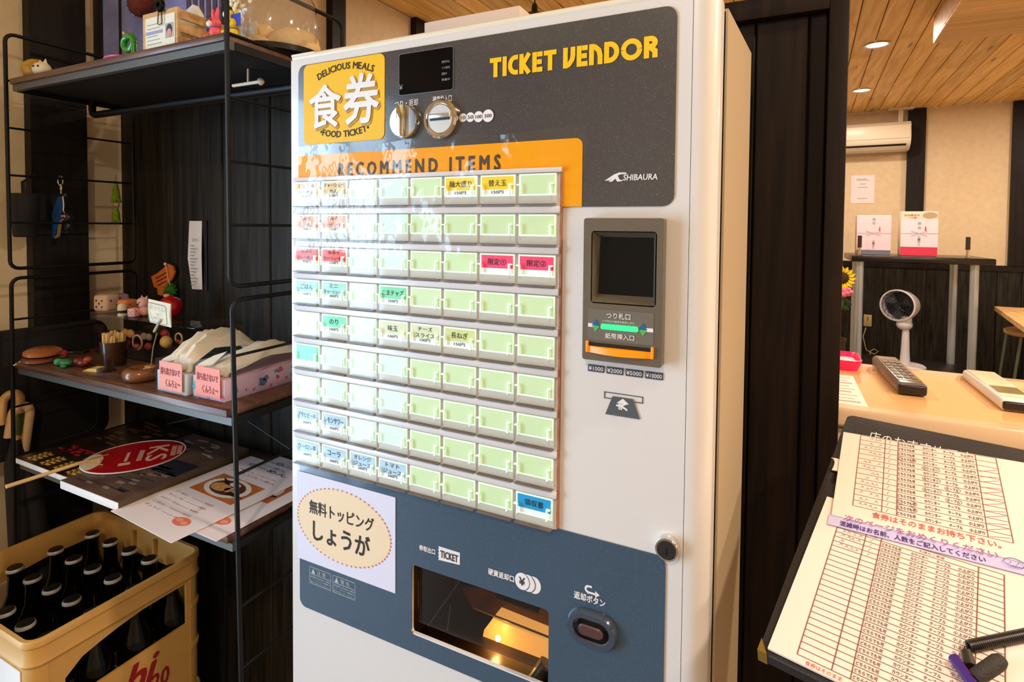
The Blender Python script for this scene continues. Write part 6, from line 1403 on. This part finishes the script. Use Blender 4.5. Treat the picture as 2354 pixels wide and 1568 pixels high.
# ================================================================== THE FAR SIDE OF THE ROOM
RY0, RY1 = 4.80, 5.22
xl_, xr_ = onY(1974, 700, RY0).x, onY(2237, 720, RY0).x; rz = onY(2100, 590, RY0).z; lz_ = onY(2240, 868, RY0).z
rk = thing('steel_rack', 'black two-tier rack on chrome poles against the far wall', 'rack', ((xl_ + xr_) / 2, (RY0 + RY1) / 2, 0))
part('top_board', MB().box(xl_ - .06, xr_ + .10, RY0 - .06, RY1 + .06, rz - .045, rz, bevel=.008), C_(24, 18, 18, .25), rk)
part('lower_board', MB().box(xl_ - .06, xr_ + .06, RY0 - .06, RY1 + .06, lz_ - .03, lz_, bevel=.005), C_(34, 28, 26, .4), rk)
for x, y in ((xl_, RY0), (xr_, RY0), (xl_ + .02, RY1), (xr_ - .02, RY1)):
    part('pole', MB().cyl((x, y, .03), (x, y, lz_ - .030), .026, 18).cyl((x, y, lz_), (x, y, rz - .045), .026, 18), M['pole'], rk)
    part('foot', MB().lathe([(.035, 0), (.035, .015), (.027, .03), (0, .03)], (x, y, 0), (0, 0, 1), 16), M['black'], rk)
for px in (1976, 2225):
    x = onY(px, 570, RY0 + .06).x; part('finial', MB().cyl((x, RY0 + .06, rz), (x, RY0 + .06, rz + .055), .010, 12), M['chrome'], rk); part('finial_grip', MB().cyl((x, RY0 + .06, rz + .0552), (x, RY0 + .06, rz + .145), .014, 12), C_(56, 40, 36, .4), rk)
def gift(label, pxa, pxb, pyt, base_col, tint, extra):
    y = RY0 + .16; a, b = onY(pxa, 530, y).x, onY(pxb, 530, y).x; h = onY((pxa + pxb) / 2, pyt, y).z - rz
    t = thing('gift_box', label, 'gift box', ((a + b) / 2, y + .06, rz), 'gift boxes on the rack')
    part('carton', MB().box(a, b, y, y + .11, rz + .0005, rz + h, bevel=.004), C_(*base_col, .5), t)
    w = b - a
    z0, z1 = (.20, .82) if extra else (.12, .985)
    nb = part('wrap_sheet', MB().box(a - .001, b + .001, y - .003, y - .0008, rz + h * z0, rz + h * z1), C_(*tint, .6), t, smooth=False)
    kn = MB(); c = Vector(((a + b) / 2, y - .0045, rz + h * (z0 + z1) / 2))
    kn.box(a, b, y - .0045, y - .0032, c.z - .0012, c.z + .0012)
    for s1_ in (-1, 1):
        for s2_ in (-1, 1): kn.tube([c, c + Vector((s1_ * w * .22, 0, s2_ * h * .05))], .0012, 5)
    part('cord_print', kn, C_(206, 180, 190, .6), nb, smooth=False)
    part('ornament_print', MB().prism([c + Vector((w * .15, 0, h * .05)), c + Vector((w * .19, 0, h * .05)), c + Vector((w * .185, 0, h * .15)), c + Vector((w * .155, 0, h * .15))], (0, -.0006, 0)), C_(206, 60, 70, .6), nb, smooth=False)
    tx = MB(); xm_ = (a + b) / 2
    for k, s in enumerate('御祝'): fit(tx, s, (xm_ - .010, y - .0048, rz + h * (z1 - .12 - .10 * k)), VX, VZ, .02, .02)
    for k, s in enumerate('らーめん'): fit(tx, s, (xm_ - .008, y - .0048, rz + h * (z0 + .20 - .055 * k)), VX, VZ, .016, .016)
    part('lettering', tx, C_(120, 110, 120, .6), nb, smooth=False)
    if extra:
        fx = MB(); fit(fx, '石臼挽きの', (a + w * .08, y - .0006, rz + h * .895), VX, VZ, w * .42, h * .045, .01); part('lettering', fx, C_(150, 60, 60, .6), t, smooth=False)
        fx = MB(); fit(fx, 'この麺', (a + w * .2, y - .0006, rz + h * .84), VX, VZ, w * .22, h * .04, .01); part('lettering', fx, C_(220, 50, 60, .6), t, smooth=False)
        part('picture_print', MB().poly([(b - w * .22 + w * .2 * math.cos(i * math.pi / 10), y - .0006, rz + h * .91 + h * .07 * math.sin(i * math.pi / 10)) for i in range(20)]), C_(186, 170, 140, .6), t, smooth=False)
        part('band_print', MB().box(a, b, y - .0012, y - .0004, rz + .002, rz + h * .19), C_(236, 60, 90, .5), t, smooth=False)
    else: part('band_print', MB().box(a + .004, b, y - .0012, y - .0004, rz + .002, rz + h * .11), C_(120, 124, 140, .5), t, smooth=False)
gift('pale pink wrapped gift box on the rack under the wall notice', 1970, 2048, 495, (244, 214, 220), (244, 222, 236), False)
gift('red-banded gift box with white wrapping sheet before the dark wall post', 2071, 2156, 486, (232, 206, 186), (240, 234, 250), True)
# desk fan
y = RY0 + .12; fc = onY(2064, 702, y); base = onY(2081, 840, y); r_ = .118
t = thing('desk_fan', 'white circulator fan on a slim stalk standing on the rack', 'fan', (base.x, y, lz_))
axf = Vector((-.50, -.86, .05)).normalized(); q = axf.to_track_quat('Z', 'Y')
part('housing', MB().lathe([(r_ * .5, -.155), (r_ * .80, -.14), (r_ * .93, -.08), (r_, -.01), (r_, .012), (r_ * .92, .016), (r_ * .90, .006), (r_ * .86, -.06)], fc, axf, 36, False), C_(232, 230, 238, .35), t)
part('back_cover', MB().lathe([(r_ * .84, -.062), (r_ * .84, -.058), (0, -.058)], fc, axf, 28), C_(16, 18, 26, .4), t)
gr = MB()
for k in range(5): gr.tube([fc + q @ Vector((r_ * (.2 + .16 * k) * math.cos(a), r_ * (.2 + .16 * k) * math.sin(a), .010)) for a in [i * math.pi / 14 for i in range(28)]], .0018, 5, True)
for k in range(18):
    a = k * math.pi / 9; gr.tube([fc + q @ Vector((r_ * f * math.cos(a + .7 * f), r_ * f * math.sin(a + .7 * f), .010)) for f in (.16, .4, .65, .90)], .0014, 5)
part('grille', gr, C_(40, 44, 52, .35), t)
for k in range(3):
    a = k * 2 * math.pi / 3; part('blade', MB().prism([fc + q @ Vector((r_ * f * math.cos(a + s), r_ * f * math.sin(a + s), -.03 + .02 * s)) for f, s in ((.2, 0), (.78, .0), (.80, .5), (.74, .95), (.2, .7))], axf * .003), C_(58, 62, 74, .3), t)
part('hub', MB().lathe([(.022, -.035), (.022, .004), (.016, .012), (0, .012)], fc, axf, 18), C_(30, 32, 40, .3), t)
nk = Vector((base.x, y + .02, fc.z - r_ * .95)); FW = C_(232, 230, 238, .35)
part('neck', MB().ell(nk + Vector((-.01, 0, -.030)), (.052, .050, .042), 20, 12).cyl(nk + Vector((0, 0, .03)), nk + Vector((0, 0, -.03)), .036, 18), FW, t)
bx_, by_ = nk.x, nk.y
part('stalk', MB().lathe([(.034, 0), (.028, .10), (.022, .25), (.018, nk.z - lz_ - .06), (.018, nk.z - lz_ - .03)], (bx_, by_, lz_ + .018), (0, 0, 1), 20), FW, t)
part('base', MB().lathe([(.13, 0), (.13, .010), (.12, .018), (.034, .022), (0, .022)], (bx_, by_, lz_ + .0003), (0, 0, 1), 36), FW, t)
# wall fixings on the far wall
def onFar(px, py): return onRY(px, py)
def rb(*a, **k): return MB().box(*a, **k).xf(ROOM)
a, b = onRY(1870, 300, YB - .1), onRY(2093, 275, YB - .12); z1 = onRY(2090, 277, YB - .22).z; z0 = onRY(2080, 346, YB - .12).z; x1_ = onRY(2094, 300, YB - .2).x; x0_ = x1_ - .80
t = thing('air_conditioner', 'white wall air conditioner under the ceiling beside a dark post', 'air conditioner', ROOM @ Vector(((x0_ + x1_) / 2, YB - .12, z0)))
prof = [(YB - .036, z1), (YB - .19, z1), (YB - .225, z1 - .03), (YB - .235, z1 - .14), (YB - .215, z0 + .045), (YB - .15, z0 + .004), (YB - .036, z0)]
part('casing', MB().prism([ROOM @ Vector((x0_, y, z)) for y, z in prof], ROOM.to_3x3() @ Vector((x1_ - x0_, 0, 0))), M['acwhite'], t)
part('front_panel', rb(x0_ + .006, x1_ - .006, YB - .241, YB - .236, z0 + .09, z1 - .032, bevel=.002), M['acwhite'], t)
part('outlet_slot', MB().prism([ROOM @ Vector((x0_ + .03, y, z)) for y, z in ((YB - .216, z0 + .046), (YB - .219, z0 + .046), (YB - .172, z0 + .014), (YB - .168, z0 + .016))], ROOM.to_3x3() @ Vector((x1_ - x0_ - .06, 0, 0))), C_(50, 40, 36, .5), t)
part('flap', MB().prism([ROOM @ Vector((x0_ + .03, y, z)) for y, z in ((YB - .210, z0 + .030), (YB - .214, z0 + .028), (YB - .176, z0 + .006), (YB - .172, z0 + .008))], ROOM.to_3x3() @ Vector((x1_ - x0_ - .06, 0, 0))), M['acwhite'], t)
t = thing('pipe_cover', 'white pipe cover rising from the air conditioner to the ceiling', 'pipe', ROOM @ Vector((x1_ - .06, YB - .05, z1)))
part('duct', rb(x1_ - .075, x1_ - .040, YB - .08, YB - .037, z1 + .001, ZC - .012, bevel=.004), M['acwhite'], t); part('flange', rb(x1_ - .15, x1_ + .03, YB - .13, YB - .034, ZC - .012, ZC - .001, bevel=.003), M['acwhite'], t)
a, b = onFar(1957, 404), onFar(2009, 467)
t = thing('wall_notice', 'white notice sheet taped to the cream wall below the air conditioner', 'notice', ROOM @ Vector(((a.x + b.x) / 2, YB - .003, b.z)))
ns = part('sheet', rb(a.x, b.x, YB - .0025, YB - .0005, b.z, a.z), C_(238, 226, 232, .5), t, smooth=False)
lm = MB(); w = b.x - a.x; h = a.z - b.z
for u0, u1, v in ((.25, .65, .86), (.22, .78, .82), (.38, .62, .68), (.28, .72, .16), (.28, .72, .56)): lm.box(a.x + w * u0, a.x + w * u1, YB - .0032, YB - .0026, b.z + h * v, b.z + h * (v + .018))
part('lettering', lm.xf(ROOM), C_(150, 140, 140, .6), ns, smooth=False)
a = onFar(1985, 722); b = onFar(2003, 750)
t = thing('wall_outlet', 'beige wall outlet with plugged cable on the dark wainscot', 'outlet', ROOM @ Vector(((a.x + b.x) / 2, YB - .024, b.z)))
part('face_plate', rb(a.x, b.x, YB - .025, YB - .0185, b.z, a.z, bevel=.002), C_(190, 170, 120, .4), t)
part('socket', rb(a.x + .025, b.x - .025, YB - .0265, YB - .0252, b.z + .05, a.z - .02), C_(130, 112, 80, .4), t)
cc = [onFar(1990, 752), onFar(1983, 772), onFar(1990, 802), onFar(2008, 812), onFar(2018, 806), onFar(2008, 800), onFar(1998, 806), onFar(2002, 822), onFar(1996, 845)]
part('cable', MB().tube([ROOM @ Vector((p.x, YB - .045 if i else YB - .026, p.z)) for i, p in enumerate(cc)], .004, 6), C_(200, 180, 150, .5), t)
# sunflower arrangement half hidden by the screen wall
y = 4.55; c = onY(1936, 639, y); base = Vector((c.x - .06, y, 0))
t = thing('flower_arrangement', 'yellow sunflower and pink blossom arrangement beside the chrome rack', 'flowers', base)
part('vase', MB().lathe([(.09, 0), (.11, .05), (.12, .35), (.09, .55), (.10, .60), (.085, .60), (.075, .55)], base, (0, 0, 1), 24), C_(60, 44, 34, .4), t)
sm = MB(); 
for e in (c, onY(1943, 672, y), onY(1941, 690, y)): sm.tube([base + Vector((0, 0, .58)), (base + e) / 2 + Vector((0, 0, .3)), e + Vector((0, .02, 0))], .006, 6)
part('stem', sm, C_(60, 90, 30, .7), t)
for k in range(16):
    a = k * math.pi / 8; d = Vector((math.cos(a), 0, math.sin(a))); s = Vector((-math.sin(a), 0, math.cos(a)))
    part('petal', MB().raw([c + d * .035, c + d * .06 + s * .016 + Vector((0, -.012, 0)), c + d * .088 + Vector((0, -.006, 0)), c + d * .06 - s * .016 + Vector((0, -.012, 0)), c + d * .035 + Vector((0, .004, 0))], [(0, 1, 2, 3), (4, 3, 2, 1)]), C_(250, 214, 20, .6), t, smooth=False)
part('flower_centre', MB().ell(c, (.042, .016, .042), 16, 8), C_(60, 38, 16, .8), t)
for e in (onY(1943, 668, y), onY(1948, 674, y), onY(1939, 676, y)):
    part('blossom', MB().ell(e, (.030, .02, .024), 12, 8).ell(e + Vector((.02, -.01, .01)), (.018, .014, .016), 10, 7), C_(240, 130, 160, .7), t)
lf_ = MB()
for e in (onY(1945, 650, y), onY(1950, 690, y), onY(1944, 700, y), onY(1952, 655, y)): lf_.ell(e + Vector((-.02, .04, -.02)), (.05, .012, .03), 10, 6, mtx=Matrix.Rotation(.5, 3, 'Y'))
part('leaf', lf_, C_(40, 60, 20, .7), t)
# pale wooden table and stool
tz = .84; c = onZ(2286, 704, tz)
c = hit(2286, 704, (0, 0, tz), (0, 0, 1)); t = thing('dining_table', 'pale wooden dining table by the far wall', 'table', (c.x + .4, c.y - .2, 0))
rt_ = ROOM.inverted() @ c; d2 = .75
e1 = onZ(2354, 752, tz)
w_ = .70
part('table_top', MB().prism([c, e1, e1 + (e1 - c).normalized() * .5, c + (e1 - c).normalized() * ((e1 - c).length + .5) + Vector((w_, .0, 0)), c + Vector((w_, -.02, 0))], (0, 0, -.03)), M['pine_table'], t, smooth=False)
for q in (c + Vector((.16, -.09, 0)), c + Vector((.62, -.08, 0)), c + (e1 - c) + Vector((.20, .02, 0))): part('leg', MB().box(q.x - .025, q.x + .025, q.y - .025, q.y + .025, 0, tz - .0305, bevel=.003), M['black'], t)
y = c.y - .25; a, b = onY(2341, 776, y), onY(2327, 862, y)
sz = a.z; dx = (b.x - a.x) / (b.z - a.z)
t = thing('stool', 'stool with pale seat and thin steel legs under the wooden table', 'stool', (a.x + .17, y + .15, 0))
part('seat', MB().lathe([(.17, 0), (.18, .008), (.18, .030), (.165, .038), (0, .038)], (a.x + .15, y + .15, sz - .004), (0, 0, 1), 28), C_(206, 164, 106, .5), t)
for sx, sy in ((0, 0), (1, 0), (0, 1), (1, 1)):
    p = Vector((a.x + .02 + .26 * sx, y + .02 + .26 * sy, sz - .004)); f = Vector((p.x + (dx * -sz if not sx else -dx * -sz), p.y, .0)); part('leg', MB().cyl(f, p, .009, 10), C_(120, 130, 116, .35, metal=.5), t)
